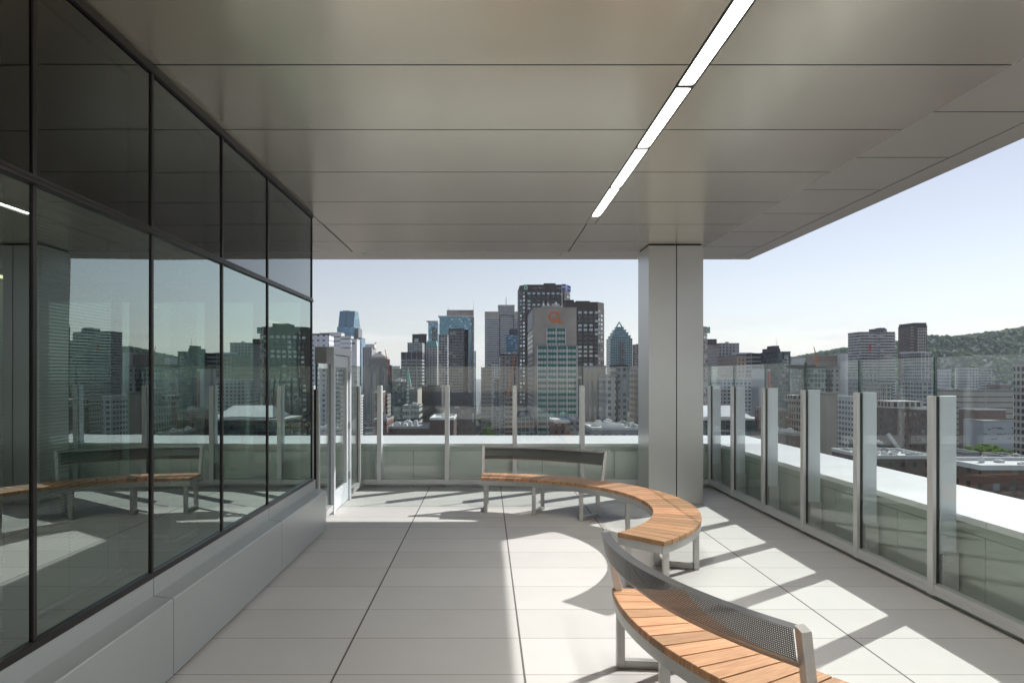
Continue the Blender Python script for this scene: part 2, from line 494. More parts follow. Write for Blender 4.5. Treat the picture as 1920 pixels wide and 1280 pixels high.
def perforated():
    m, nt, b = newmat('perforated steel sheet')
    b.inputs['Base Color'].default_value = (.115, .114, .11, 1); b.inputs['Metallic'].default_value = .6; b.inputs['Roughness'].default_value = .4
    out = nt.nodes['Material Output']
    uv = nt.nodes.new('ShaderNodeUVMap'); s = nt.nodes.new('ShaderNodeSeparateXYZ'); nt.links.new(uv.outputs[0], s.inputs[0])
    p = .0088
    a = math_node(nt, 'SUBTRACT', math_node(nt, 'FRACT', math_node(nt, 'DIVIDE', s.outputs['X'], p)), .5)
    c = math_node(nt, 'SUBTRACT', math_node(nt, 'FRACT', math_node(nt, 'DIVIDE', s.outputs['Y'], p)), .5)
    hole = math_node(nt, 'MULTIPLY', math_node(nt, 'LESS_THAN', math_node(nt, 'ABSOLUTE', a), .165), math_node(nt, 'LESS_THAN', math_node(nt, 'ABSOLUTE', c), .165))
    # no holes in the rim
    hole = math_node(nt, 'MULTIPLY', hole, math_node(nt, 'LESS_THAN', s.outputs['Y'], 1.0))
    tr = nt.nodes.new('ShaderNodeBsdfTransparent'); mx = nt.nodes.new('ShaderNodeMixShader')
    nt.links.new(hole, mx.inputs[0]); nt.links.new(b.outputs[0], mx.inputs[1]); nt.links.new(tr.outputs[0], mx.inputs[2])
    nt.links.new(mx.outputs[0], out.inputs['Surface'])
    return m
M['perf'] = perforated()

# ================================================================== TERRACE
XW = -1.93          # window plane
YE = 7.53           # end of the glazed wall
ZC = 3.535          # ceiling
ZE = 3.664          # raised edge of the ceiling
RX, RY = 3.52, 10.73   # railings

# floor
fl = MB().box(-6.5, RX + .02, -6.0, 10.74, -.30, 0.0).build('terrace_floor', M['paver'])
structure(fl)
gt = MB().box(RX + .02, 4.66, -6.0, 12.3, -.5, -.06).box(-8, RX + .02, 10.74, 12.3, -.5, -.06).build('gutter_floor', M['gutter'])
structure(gt)

# ---- the office building with its glazed wall
ob = thing('office_building', 'glazed office wall on the left with dark frames and silver sill', 'building', (-4, 3, 0))
ym = [-4.3, -3.27, -2.24, -1.21, -.18, .846, 1.876, 2.906, 3.93, 4.975, 6.01, YE]
for k in range(len(ym) - 1):
    y0, y1 = ym[k] + .012, ym[k + 1] - .012
    for nm, z0, z1, ma in (('window_pane', .62, 2.562, 'wall_glass'), ('spandrel_pane', 2.60, 3.485, 'spandrel')):
        mb = MB()
        jit = random.uniform(-.0012, .0012)       # panes never sit in exactly one plane
        mb.quad([(XW + jit, y1, z0), (XW + jit, y0, z0), (XW - jit, y0, z1), (XW - jit, y1, z1)][::-1], 0)
        mb.build(nm, [M[ma]], ob)
    MB().box(-2.10, -2.06, y0, y1, 2.60, 3.47).build('spandrel_backing', M['black_back'], ob)
for y in ym:
    MB().box(XW - .12, XW + .010, y - .013, y + .013, .62, 3.50).build('mullion', M['frame'], ob, bevel=.003)
tb = MB().box(XW - .12, XW + .024, ym[0], YE + .012, 2.560, 2.580).box(XW - .12, XW + .016, ym[0], YE + .012, 2.582, 2.602)
tb.build('transom', M['frame'], ob, bevel=.004)
MB().box(XW - .12, XW + .022, ym[0], YE + .014, .588, .622).build('bottom_frame', M['frame'], ob, bevel=.004)
MB().box(XW - .12, XW + .020, ym[0], YE + .014, 3.485, 3.532).build('top_frame', M['frame'], ob, bevel=.004)
ys = [-4.3, -2.32, -.235, 1.85, 3.93, 6.01, 7.66]
for k in range(len(ys) - 1):
    y0, y1 = ys[k] + .004, ys[k + 1] - .004
    mb = MB()
    # profile: upright face, sloping ledge, upstand
    pr = [(-1.80, .03), (-1.80, .463), (-1.806, .469), (-1.915, .484), (-1.915, .588), (-2.05, .588), (-2.05, .03)]
    for i in range(len(pr) - 1):
        a, c = pr[i], pr[i + 1]
        mb.quad([(a[0], y0, a[1]), (a[0], y1, a[1]), (c[0], y1, c[1]), (c[0], y0, c[1])])
    mb.quad([(x, y0, z) for x, z in pr][::-1]); mb.quad([(x, y1, z) for x, z in pr])
    mb.build('sill_panel', M['sill'], ob)
MB().box(-2.04, -1.83, -4.3, 7.64, .0, .029).build('sill_base', M['dark'], ob)
# end wall (faces the back railing), glazed too
xs = [XW, -3.0, -4.05, -5.1, -6.15]
for k in range(len(xs) - 1):
    x1, x0 = xs[k] - .03, xs[k + 1] + .03
    for nm, z0, z1, ma in (('window_pane', .62, 2.562, 'wall_glass'), ('spandrel_pane', 2.60, 3.485, 'spandrel')):
        MB().quad([(x1, YE, z0), (x0, YE, z0), (x0, YE, z1), (x1, YE, z1)]).build(nm, [M[ma]], ob)
    MB().box(x0, x1, YE - .16, YE - .13, 2.60, 3.47).build('spandrel_backing', M['black_back'], ob)
    MB().box(x0 - .055, x0 - .005, YE - .12, YE + .02, .62, 3.50).build('mullion', M['frame'], ob)
MB().box(-6.2, XW - .125, YE - .12, YE + .028, 2.555, 2.61).box(-6.2, XW - .125, YE - .12, YE + .026, .03, .64).box(-6.2, XW - .125, YE - .12, YE + .026, 3.46, 3.532).build('end_frame', M['frame'], ob)
# room behind the glass
MB().box(-5.6, -2.06, -4.3, 7.39, -.05, .0).build('room_floor', M['room_floor'], ob)
MB().box(-5.6, -2.11, -4.3, 7.36, 2.75, 2.80).build('room_ceiling', M['room_wall'], ob)
MB().box(-5.7, -5.6, -4.3, 7.39, -.05, 3.0).box(-5.59, -2.1, -4.4, -4.31, -.05, 3.0).build('room_wall', M['room_wall'], ob)
MB().box(-4.75, -4.45, 6.6, 6.95, .0, 2.74).build('room_pillar', M['room_wall'], ob)

# blinds behind the near windows
def blind(y0, y1, drop, label):
    t = thing('window_blind', label, 'blind', (-2.09, (y0 + y1) / 2, 2.5), 'venetian blinds behind the office windows')
    MB().box(-2.12, -2.075, y0, y1, 2.50, 2.54).build('headrail', M['blind'], t)
    mb = MB(); z = 2.485
    while z > drop:
        mb.quad([(-2.082, y0, z - .004), (-2.082, y1, z - .004), (-2.098, y1, z + .004), (-2.098, y0, z + .004)])
        z -= .0165
    mb.build('slats', M['blind'], t)
    cd = MB()
    for yy in (y0 + .12, (y0 + y1) / 2, y1 - .12): cd.bar((-2.09, yy, drop), (-2.09, yy, 2.49), .002)
    cd.build('cord', M['frame'], t)
    MB().box(-2.102, -2.078, y0, y1, drop - .02, drop - .002).build('bottom_rail', M['blind'], t)
blind(1.91, 2.87, .66, 'lowered grey venetian blind behind the nearest office window at the left edge')
blind(2.95, 3.89, .66, 'lowered grey venetian blind behind the second office window from the left')
blind(4.50, 4.935, .66, 'narrow lowered grey venetian blind behind the third office window')

# lamps in the office
for (x, y, ln, lab) in ((-3.7, 3.2, 1.2, 'warm lit ceiling lamp inside the office, nearer one'),
                        (-4.6, 6.1, 1.0, 'warm lit ceiling lamp inside the office, farther one')):
    t = thing('office_lamp', lab, 'lamp', (x, y, 2.75), 'lamps inside the office')
    MB().box(x - .08, x + .08, y - ln / 2, y + ln / 2, 2.69, 2.745).build('housing', M['lamp_frame'], t)
    MB().box(x - .06, x + .06, y - ln / 2 + .02, y + ln / 2 - .02, 2.682, 2.689).build('diffuser', M['lamp_in'], t)

# ---- canopy
cn = thing('canopy', 'champagne metal canopy over the terrace with dark joint lines', 'canopy', (0, 3, ZC))
yj = [-6.0] + [3.926 + 1.035 * k for k in range(-9, 6)] + [9.89]
g = .0065
for k in range(len(yj) - 1):
    y0, y1 = yj[k] + g, yj[k + 1] - g
    cols = [(XW + .0, 1.165), (1.285, 3.03)] if y0 < 7.6 else [(-6.5, XW - g - .004), (XW + g, 1.182 - g), (1.182 + g, 3.03)]
    for (x0, x1) in cols:
        if y0 < 7.6 < y1 + .5 and x0 > 1.2 and y1 > 7.67:
            pass
        mb = MB().box(x0, x1, y0, y1, ZC, ZC + .04); mb.m = [0, 1, 1, 1, 1, 1]; mb.build('ceiling_panel', [M['ceil'], M['dark']], cn)
mb = MB().box(-6.5, XW - g - .004, YE + .03, yj[-3] - g, ZC, ZC + .04); mb.m = [0, 1, 1, 1, 1, 1]; mb.build('ceiling_panel', [M['ceil'], M['dark']], cn)
MB().box(1.171, 1.28, 7.69, yj[-3] - g, ZC + .0005, ZC + .04).build('ceiling_panel', M['ceil'], cn)
ye = [-6.0] + [4.961 + 1.036 * k for k in range(-10, 6)] + [10.89]
for k in range(len(ye) - 1):
    mb = MB().box(3.034, 4.07 - g, ye[k] + g, ye[k + 1] - g, ZE, ZE + .04); mb.m = [0, 1, 1, 1, 1, 1]; mb.build('edge_panel', [M['ceil_edge'], M['dark']], cn)
MB().box(4.07 + g, 4.335, -6, 11.26, ZE, ZE + .04).build('edge_trim', M['ceil_edge'], cn)
for (x0, x1) in ((-6.5, XW - g), (XW + g, 1.182 - g), (1.182 + g, 3.03)):
    MB().box(x0, x1, 9.894, 10.89 - g, ZE, ZE + .04).build('edge_panel', M['ceil_edge'], cn)
MB().box(-6.5, 4.07 - g, 10.89 + g, 11.26, ZE, ZE + .04).build('edge_trim', M['ceil_edge'], cn)
MB().box(-6.5, 3.029, -6, 9.889, ZC + .045, ZC + .06).box(-6.5, 4.3, -6, 11.2, ZE + .06, ZE + .12).build('backing', M['dark'], cn)
MB().box(4.275, 4.335, -6, 11.26, ZE + .041, 4.6).box(-6.5, 4.274, 11.2, 11.26, ZE + .041, 4.6).build('fascia', M['ceil_edge'], cn)
MB().box(-6.5, 4.27, -6, 11.19, 4.40, 4.55).build('roof_deck', M['coping'], cn)
MB().box(3.026, 3.033, -6, 9.893, ZC + .002, ZE + .06).box(-6.5, 3.026, 9.890, 9.893, ZC + .002, ZE + .06).build('step', M['ceil_edge'], cn)

# linear lamp in the ceiling
ll = thing('ceiling_light', 'lit linear ceiling light running along the terrace canopy', 'ceiling light', (1.225, 4, ZC))
MB().box(1.168, 1.180, -5.2, 7.68, ZC - .004, ZC + .044).box(1.270, 1.282, -5.2, 7.68, ZC - .004, ZC + .044).box(1.180, 1.270, 7.668, 7.68, ZC - .004, ZC + .044).build('housing', M['lamp_frame'], ll)
yl = [-5.2 + .06] + [7.667 - 1.148 * k for k in range(10, -1, -1)]
for k in range(len(yl) - 1):
    MB().box(1.1805, 1.2695, yl[k] + .022, yl[k + 1] - .022, ZC + .014, ZC + .04).build('diffuser', M['lamp'], ll)
    if k: MB().box(1.1805, 1.2695, yl[k] - .021, yl[k] + .021, ZC - .001, ZC + .0435).build('bracket', M['lamp_frame'], ll)

# ---- column
co = thing('column', 'square grey metal-clad column carrying the canopy', 'column', (2.58, 9.62, 0))
MB().box(2.235, 2.93, 9.32, 9.92, 0.01, 3.54).build('core', M['dark'], co)
MB().box(2.21, 2.582, 9.29, 9.305, 0.004, 3.518).box(2.594, 2.952, 9.292, 9.307, 0.004, 3.518).build('front_cladding', M['column'], co, bevel=.002)
MB().box(2.21, 2.222, 9.3055, 9.94, 0.004, 3.518).build('side_cladding', M['column'], co)
MB().box(2.94, 2.952, 9.3075, 9.94, 0.004, 3.518).build('side_cladding', M['column'], co)
MB().box(2.2225, 2.9395, 9.925, 9.94, 0.004, 3.518).build('back_cladding', M['column'], co)

# ---- railings
def rail_panel(parent, axis, a0, a1, pos, z0=.10, z1=1.895):
    mb = MB()
    if axis == 'x':
        mb.box(a0, a1, pos - .009, pos + .009, z0, z1, 0)
    else:
        mb.box(pos - .009, pos + .009, a0, a1, z0, z1, 0)
    # faces: 0 bottom 1 top 2 front 3 back 4 right 5 left ; edges are green
    mb.m = [1, 1, 0, 0, 1, 1] if axis == 'x' else [1, 1, 1, 1, 0, 0]
    return mb.build('glass_panel', [M['rail_glass'], M['glass_edge']], parent)

def rail_post(parent, axis, a, pos, fin=True, sgn=1):
    """cap inside the glass, fin with bracket outside"""
    H = 1.592
    def bx(mb, a0, a1, d0, d1, z0, z1):
        if axis == 'x': mb.box(a0, a1, pos + sgn * d0, pos + sgn * d1, z0, z1)
        else: mb.box(pos + sgn * d0, pos + sgn * d1, a0, a1, z0, z1)
        return mb
    p = bx(MB(), a - .034, a + .034, -.045, -.014, .04, H).build('post', M['alu'], parent, bevel=.003)
    bx(MB(), a - .022, a + .022, -.014, .016, .13, H - .002).build('gasket', M['gasket'], p)
    bx(MB(), a - .030, a + .030, .016, .145, .36, H).build('fin', M['alu_white'], p, bevel=.003)
    bm_ = bx(MB(), a - .045, a + .045, .03, .155, .08, .37)
    for zz in (.15, .30):
        c = pos + sgn * .10
        if axis == 'x': bm_.tube((a + .044, c, zz), (a + .056, c, zz), .016, 10)
        else: bm_.tube((c, a - .044, zz), (c, a - .056, zz), .016, 10)
    bk = bm_.build('bracket', M['alu'], p, bevel=.003)
    return p

br = thing('glass_railing', 'long glass railing with metal posts along the back edge, skyline behind', 'railing', (0, RY, 0), 'glass railings around the terrace')
xp = [.444 + 1.062 * k for k in range(-6, 4)]
xp = [x for x in xp if x > -6.4] + [RX]
for x in xp[:-1]: rail_post(br, 'x', x, RY)
for a, c in zip(xp[:-1], xp[1:]): rail_panel(br, 'x', a + .008, c - .008, RY)
MB().box(-6.4, RX - .03, RY - .04, RY + .035, .048, .085).box(-6.4, RX - .03, RY - .030, RY + .030, .085, .125).build('bottom_rail', M['alu'], br)
rr = thing('glass_railing', 'long glass railing with metal posts along the right edge', 'railing', (RX, 5, 0), 'glass railings around the terrace')
yp = [5.352 + 1.086 * k for k in range(-10, 5)] + [RY - .01]
for y in yp: rail_post(rr, 'y', y if y < 10.7 else RY - .03, RX)
for a, c in zip(yp[:-1], yp[1:]): rail_panel(rr, 'y', a + .008, c - .008, RX)
MB().box(RX - .041, RX + .035, -5.6, RY - .045, .048, .085).box(RX - .034, RX + .030, -5.6, RY - .045, .085, .128).build('bottom_rail', M['alu'], rr)

# glass partition with door at the left
gp = thing('glass_partition', 'glass screen with a framed door standing left of the back railing', 'partition', (-1.97, 9, 0))
PXX = -1.97
rail_post(gp, 'y', 7.88, PXX, sgn=-1)
rail_post(gp, 'y', 10.45, PXX, sgn=-1)
rail_panel(gp, 'y', 7.90, 8.60, PXX); rail_panel(gp, 'y', 9.72, 10.68, PXX)
MB().box(PXX - .035, PXX + .04, 7.70, 8.61, .048, .125).build('bottom_rail', M['alu'], gp)
MB().box(PXX - .035, PXX + .04, 9.73, 10.68, .048, .125).build('bottom_rail', M['alu'], gp)
MB().box(PXX - .05, PXX + .05, 8.615, 8.69, 0, 2.115).box(PXX - .05, PXX + .05, 9.63, 9.705, 0, 2.115).box(PXX - .05, PXX + .05, 8.691, 9.629, 2.02, 2.115).build('door_frame', M['alu_white'], gp, bevel=.003)
MB().box(PXX - .20, PXX - .052, 8.62, 9.70, 1.90, 2.113).build('door_closer_box', M['column'], gp, bevel=.003)
dr = MB()
dr.box(PXX - .022, PXX + .022, 8.70, 8.79, .015, 2.01).box(PXX - .022, PXX + .022, 9.53, 9.62, .015, 2.01)
dr.box(PXX - .022, PXX + .022, 8.791, 9.529, 1.86, 2.01).box(PXX - .022, PXX + .022, 8.791, 9.529, .015, .26)
dd = dr.build('door', M['alu_white'], gp, bevel=.003)
MB().box(PXX - .006, PXX + .006, 8.79, 9.53, .26, 1.86).build('door_glass', M['door_glass'], dd)
hm = MB().box(PXX + .022, PXX + .03, 8.725, 8.765, .78, 1.0).bar((PXX + .03, 8.745, .88), (PXX + .085, 8.745, .88), .02).bar((PXX + .08, 8.74, .88), (PXX + .08, 8.88, .88), .02)
hm.build('handle', M['steel'], dd)
hg = MB()
for z in (.35, 1.05, 1.75): hg.tube((PXX + .045, 9.622, z - .05), (PXX + .045, 9.622, z + .05), .011)
hg.build('hinge', M['steel'], dd)

# ---- parapet outside the railings
def coping_joint(mb, axis): pass
pb = thing('parapet', 'white-topped parapet wall behind the back railing', 'parapet', (0, 11.5, 0), 'parapets outside the railings')
PI_Y, PO_Y, PZ = 11.0, 12.38, .667
PI_X, PO_X = 3.70, 4.68
cj = [-8.0, -5.2, -1.95, 1.3, PI_X + 1e-3]
for a, c in zip(cj[:-1], cj[1:]):
    MB().box(a + .002, c - .002, PI_Y - .115, PO_Y, PZ - .05, PZ).build('coping', M['coping'], pb)
MB().box(-8, PI_X - .03, PI_Y + .02, PO_Y - .05, -1.0, PZ - .051).build('wall', M['dark'], pb)
xj = [-8, -6.7, -4.42, -2.26 , -1.18, .98 - .08, 2.06, PI_X - .02]
for a, c in zip(xj[:-1], xj[1:]):
    MB().box(a + .004, c - .004, PI_Y, PI_Y + .02, -.05, .54).build('cladding_panel', M['parapet'], pb)
MB().box(-8, PI_X - .02, PI_Y + .003, PI_Y + .02, .546, PZ - .051).build('flashing', M['parapet'], pb)
pr_ = thing('parapet', 'white-topped parapet wall outside the right railing', 'parapet', (4.2, 5, 0), 'parapets outside the railings')
cj = [-6, -3.4, -1.2, 1.95, 5.05, 8.15, PO_Y]
for a, c in zip(cj[:-1], cj[1:]):
    MB().box(PI_X - .002, PO_X, a + .003, c - .003, PZ - .05, PZ + .001).build('coping', M['coping'], pr_)
MB().box(PI_X + .02, PO_X - .05, -6, PO_Y - .05, -1.0, PZ - .051).build('wall', M['dark'], pr_)
yj2 = [-6 + 1.086 * k for k in range(0, 16)] + [10.99]
yj2 = [y + .2 for y in yj2[:-1] if y + .2 < 10.7] + [10.99]
for a, c in zip(yj2[:-1], yj2[1:]):
    MB().box(PI_X, PI_X + .02, a + .004, c - .004, -.05, .54).build('cladding_panel', M['parapet_shaded'], pr_)
MB().box(PI_X + .003, PI_X + .02, -6, 10.99, .546, PZ - .051).build('flashing', M['parapet_shaded'], pr_)

# the tower the terrace belongs to
tw = MB().box(-40, 4.55, -40, 12.25, -70, -1.001).box(-40, -5.71, -40, 7.2, -1, 12).build('host_tower', M['parapet'])
tag(tw, 'grey tower that carries the roof terrace, its mass under the paving', 'building')

# ---- benches
def bench(cx, cy, a0, sgn, label):
    t = thing('curved_bench', label, 'bench', (cx, cy, 0), 'curved benches on the terrace')
    RI, RO, ZS = 1.75, 2.19, .45
    P = lambda r, d, z: (cx + r * cos(R(a0 + sgn * d)), cy + r * sin(R(a0 + sgn * d)), z)
    SW = 136.0
    n = 40; st = SW / n; gp_ = .13
    seat = MB()
    for k in range(n):
        d0, d1 = k * st + gp_, (k + 1) * st - gp_
        b = len(seat.v)
        dm = (d0 + d1) / 2
        pts = []
        for z in (ZS - .038, ZS):
            i = .0 if z < ZS - .01 else .003
            for (r, d) in ((RI + i, d0 + i * 8), (RO - i, d0 + i * 8), (RO - i, d1 - i * 8), (RI + i, d1 - i * 8)):
                pts.append(P(r, d, z))
        # rounded upper edge: an extra ring
        lo = pts[:4]; hi = pts[4:]
        mid = [(x, y, ZS - .005) for x, y, z in lo]
        seat.v += lo + mid + hi
        UV = [(0, 0), (.44, 0), (.44, .12), (0, .12)]
        def fc(idx, uv):
            idx2 = idx if sgn > 0 else idx[::-1]
            seat.f.append(tuple(b + i for i in idx2)); seat.m.append(0); seat.uv.append(uv if sgn > 0 else uv[::-1])
        fc((3, 2, 1, 0), UV[::-1]); fc((8, 9, 10, 11), UV)
        for ring in (0, 4):
            for i in range(4):
                j = (i + 1) % 4
                fc((ring + i, ring + j, ring + 4 + j, ring + 4 + i), [UV[i], UV[j], UV[j], UV[i]])
    seat.build('seat', M['wood'], t)
    # steel frame under the slats: two curved flats and cross bars
    fr = MB()
    m_ = 68
    zt, zb = ZS - .0385, ZS - .10
    for (r0, r1) in ((RI + .004, RI + .016), (RO - .016, RO - .004)):
        for k in range(m_):
            d0, d1 = SW * k / m_, SW * (k + 1) / m_
            q = [P(r0, d0, zb), P(r1, d0, zb), P(r1, d1, zb), P(r0, d1, zb), P(r0, d0, zt), P(r1, d0, zt), P(r1, d1, zt), P(r0, d1, zt)]
            for idx in ((3,2,1,0),(4,5,6,7),(0,3,7,4),(1,5,6,2)) + (((0,4,5,1),) if k == 0 else ()) + (((3,2,6,7),) if k == m_ - 1 else ()):
                fr.quad([q[i] for i in idx])
    for d in (.25, SW - .25):
        fr.bar(P(RI + .017, d, (zt + zb) / 2 - .001), P(RO - .017, d, (zt + zb) / 2 - .001), .012, h=zt - zb - .004)
    for d in (44.5, 90.5):
        fr.bar(P(RI + .017, d, (zt + zb) / 2 - .001), P(RO - .017, d, (zt + zb) / 2 - .001), .03, h=zt - zb - .006)
    fr.build('frame', M['steel'], t)
    w = .048
    for d in (2.0, 22.0, 43.0, 68.0, 110.0, 133.2):
        lg = MB()
        ri, ro = RI + .045, RO - .045
        lg.bar(P(ri, d, 0), P(ri, d, zb), w); lg.bar(P(ro, d, 0), P(ro, d, zb), w)
        lg.bar(P(ri + w / 2, d, w / 2), P(ro - w / 2, d, w / 2), w * .98)
        lg.bar(P(ri + w / 2, d, zb - .014), P(ro - w / 2, d, zb - .014), w * .97, h=.024)
        lg.build('leg', M['steel'], t, bevel=.004)
    # backrest over the first 45 degrees, on the outer edge, leaning outwards
    ZT, ZB = .80, .675
    D0, D1 = 1.2, 44.0
    lean = lambda z: RO - .005 + .075 * (z - ZS) / (ZT - ZS)
    bk = MB(); nb = 44
    prof = [(lean(ZT) - .058, ZT, 'f'), (lean(ZT), ZT, 'p'), (lean(ZB), ZB, 'p'), (lean(ZB) - .045, ZB - .045, 'f2'), ]
    for k in range(nb):
        d0, d1 = D0 + (D1 - D0) * k / nb, D0 + (D1 - D0) * (k + 1) / nb
        u0, u1 = R(d0) * RO, R(d1) * RO
        for i in range(3):
            (ra, za, _), (rb, zb_, _) = prof[i], prof[i + 1]
            va = 2.0 if i == 0 else (ZT - za) if i == 1 else .2
            vb = 2.1 if i == 0 else (ZT - zb_) if i == 1 else .26
            off = .0
            bk.quad([P(ra, d0, za), P(ra, d1, za), P(rb, d1, zb_), P(rb, d0, zb_)], 0, [(u0, va), (u1, va), (u1, vb), (u0, vb)])
        # thin steel lips: top front edge, bottom edge
        q = prof[0]; bk.quad([P(q[0], d0, ZT), P(q[0], d1, ZT), P(q[0] + .003, d1, ZT - .02), P(q[0] + .003, d0, ZT - .02)], 1)
        q = prof[3]; bk.quad([P(q[0], d0, q[1]), P(q[0], d1, q[1]), P(q[0] - .004, d1, q[1] + .012), P(q[0] - .004, d0, q[1] + .012)], 1)
    bk.build('backrest', [M['perf'], M['steel']], t)
    for d in (D0 - .55, D1 + .55):
        ps = MB()
        ps.bar(P(lean(.36) - .03, d, .36), P(lean(ZT) - .03, d, ZT + .003), .040, h=.062)
        ps.build('backrest_post', M['steel'], t, bevel=.003)
    return t
bench(-.105, 6.95, 89.0, -1, 'curved wooden slat bench farther from the camera, beside the column')
bench(2.945, 3.94, 173.5, 1, 'curved wooden slat bench nearest the camera, back of its backrest in view')
#CITY
# ================================================================== CITY
GZ = -70.0
def X_(px, D): return (px - 912) * D / F
def Z_(py, D): return EYE + (704 - py) * D / F

M['ground'] = mat('city ground', (.16, .16, .155), .9, noise=.45, nscale=.02)
M['asphalt'] = mat('street asphalt', (.055, .055, .058), .9, noise=.2, nscale=.05)
M['roof_grey'] = mat('gravel roof', (.30, .29, .28), .9, noise=.25, nscale=.08)
M['roof_white'] = mat('white roof membrane', (.62, .62, .60), .8, noise=.15, nscale=.06)
M['roof_dark'] = mat('dark roof', (.07, .07, .075), .9, noise=.3, nscale=.08)
M['conc'] = mat('raw concrete', (.43, .385, .33), .85, noise=.16, nscale=.12)
M['white_wall'] = mat('white wall', (.66, .66, .66), .7, noise=.05, nscale=.1)
M['brick'] = mat('red brick', (.20, .095, .07), .9, noise=.2, nscale=.3)
M['brick_dark'] = mat('dark brick', (.085, .05, .042), .9, noise=.2, nscale=.3)
M['copper'] = mat('green copper roof', (.16, .38, .32), .7, noise=.15, nscale=.3)
M['brown'] = mat('dark brown granite', (.075, .058, .052), .6, noise=.12, nscale=.15)
M['dglass'] = mat('dark window glass', (.06, .075, .085), .12, .4)
M['lglass'] = mat('pale reflecting window glass', (.30, .36, .38), .15, .6)
M['bglass'] = mat('blue roof glass', (.05, .12, .20), .2, .5)
M['units'] = mat('white rooftop plant', (.60, .60, .59), .6, noise=.1, nscale=.5)
M['orange'] = mat('orange sign', (.75, .22, .05), .5)
M['green_sign'] = mat('green sign', (.0, .28, .17), .4)
M['white_sign'] = mat('white sign', (.85, .85, .85), .5)
M['red_sign'] = mat('red sign', (.55, .03, .04), .5)
M['dark_sign'] = mat('dark grey sign letters', (.10, .10, .11), .5)
M['crane_or'] = mat('orange crane paint', (.55, .20, .06), .6)
M['crane_red'] = mat('red crane paint', (.45, .09, .06), .6)
M['bark'] = mat('bark', (.07, .05, .035), .9)

FA = {}
FA['white_dots'] = facade('white panel facade with small windows', (.60, .61, .64), (.10, .12, .15), 4.2, 3.8, .42, .40, vary=.6)
FA['white_bands'] = facade('white banded facade', (.66, .66, .67), (.20, .22, .26), 30, 4.0, .98, .36, gmetal=.1, vary=.2)
FA['glass_blue'] = facade('blue curtain wall', (.10, .18, .25), (.08, .19, .30), 3.2, 3.6, .90, .72, vary=.35, gmetal=.5, lit=.08)
FA['glass_teal'] = facade('pale teal curtain wall', (.16, .26, .31), (.14, .28, .36), 2.6, 3.3, .88, .70, vary=.3, gmetal=.5, lit=.1)
FA['beige'] = facade('beige stone facade', (.32, .29, .26), (.05, .06, .07), 3.3, 3.6, .46, .52, vary=.5)
FA['stone_dark'] = facade('weathered stone facade', (.22, .205, .185), (.04, .045, .05), 3.4, 3.9, .44, .56, vary=.5)
FA['bands_dark'] = facade('dark banded facade', (.30, .30, .29), (.035, .045, .055), 12, 4.0, .93, .52, vary=.25, lit=.03)
FA['grey_small'] = facade('grey concrete facade', (.30, .29, .285), (.05, .06, .065), 3.6, 3.3, .46, .52, vary=.5)
FA['resid'] = facade('balcony tower facade', (.33, .33, .33), (.06, .075, .085), 3.4, 3.0, .74, .60, vary=.7, lit=.15)
FA['resid_dark'] = facade('dark balcony tower facade', (.14, .145, .15), (.045, .06, .07), 3.3, 3.05, .72, .66, vary=.8, lit=.10)
FA['pvm'] = facade('pale banded tower facade', (.46, .45, .45), (.04, .05, .06), 80, 3.9, .995, .50, vary=.2, lit=0)
FA['brownf'] = facade('brown granite facade', (.075, .058, .052), (.22, .27, .30), 4.2, 3.32, .64, .58, vary=.8, gmetal=.6, lit=.25)
FA['brown_plain'] = facade('dark brown facade', (.10, .07, .06), (.04, .05, .055), 3.6, 3.4, .55, .5, vary=.5, lit=.08)
FA['pyr'] = facade('teal banded tower facade', (.17, .27, .28), (.04, .06, .08), 3.2, 3.7, .72, .55, vary=.3, lit=.04)
FA['brickf'] = facade('red brick facade with windows', (.17, .085, .065), (.08, .09, .10), 3.2, 3.4, .40, .48, vary=.9, lit=.2)
FA['brickdf'] = facade('dark brick facade with windows', (.10, .062, .052), (.07, .085, .09), 3.8, 3.5, .36, .46, vary=.9, lit=.2)
FA['beige_bands'] = facade('beige banded facade', (.36, .325, .27), (.05, .055, .06), 26, 5.2, .96, .20, vary=.2, lit=.05)
FA['balc'] = facade('balcony slab facade', (.42, .41, .41), (.06, .065, .07), 4.0, 2.9, .94, .58, vary=.5, lit=.06)
FA['conc_wins'] = facade('concrete grid facade', (.33, .30, .27), (.035, .04, .042), 2.6, 3.2, .62, .62, vary=.5, lit=.05)
FA['greenglass'] = facade('green glass grid facade', (.32, .35, .34), (.10, .15, .145), 2.4, 3.3, .82, .70, vary=.4, gmetal=.45, lit=.2)
FA['mix_grey'] = facade('grey mixed facade', (.24, .24, .245), (.05, .06, .07), 3.1, 3.3, .52, .50, vary=.7, lit=.15)
FA['mix_white'] = facade('pale flats facade', (.50, .50, .50), (.09, .11, .13), 3.4, 3.1, .60, .50, vary=.5, lit=.1)
FA['mix_tan'] = facade('tan brick facade', (.27, .215, .17), (.06, .065, .07), 3.2, 3.4, .42, .50, vary=.6, lit=.15)
FA['teal_block'] = facade('dark teal glass facade', (.05, .075, .08), (.06, .09, .095), 2.8, 3.4, .80, .66, vary=1.0, lit=.10)

gnd = MB().box(-9000, 9000, -3000, 14000, GZ - 5, GZ).build('ground', M['ground']); structure(gnd)
st_ = MB().box(-17, 3, 300, 6000, GZ + .004, GZ + .02).box(3, 44, 640, 890, GZ + .004, GZ + .016).box(-500, 500, 905, 925, GZ + .004, GZ + .012).build('street', M['asphalt']); structure(st_)

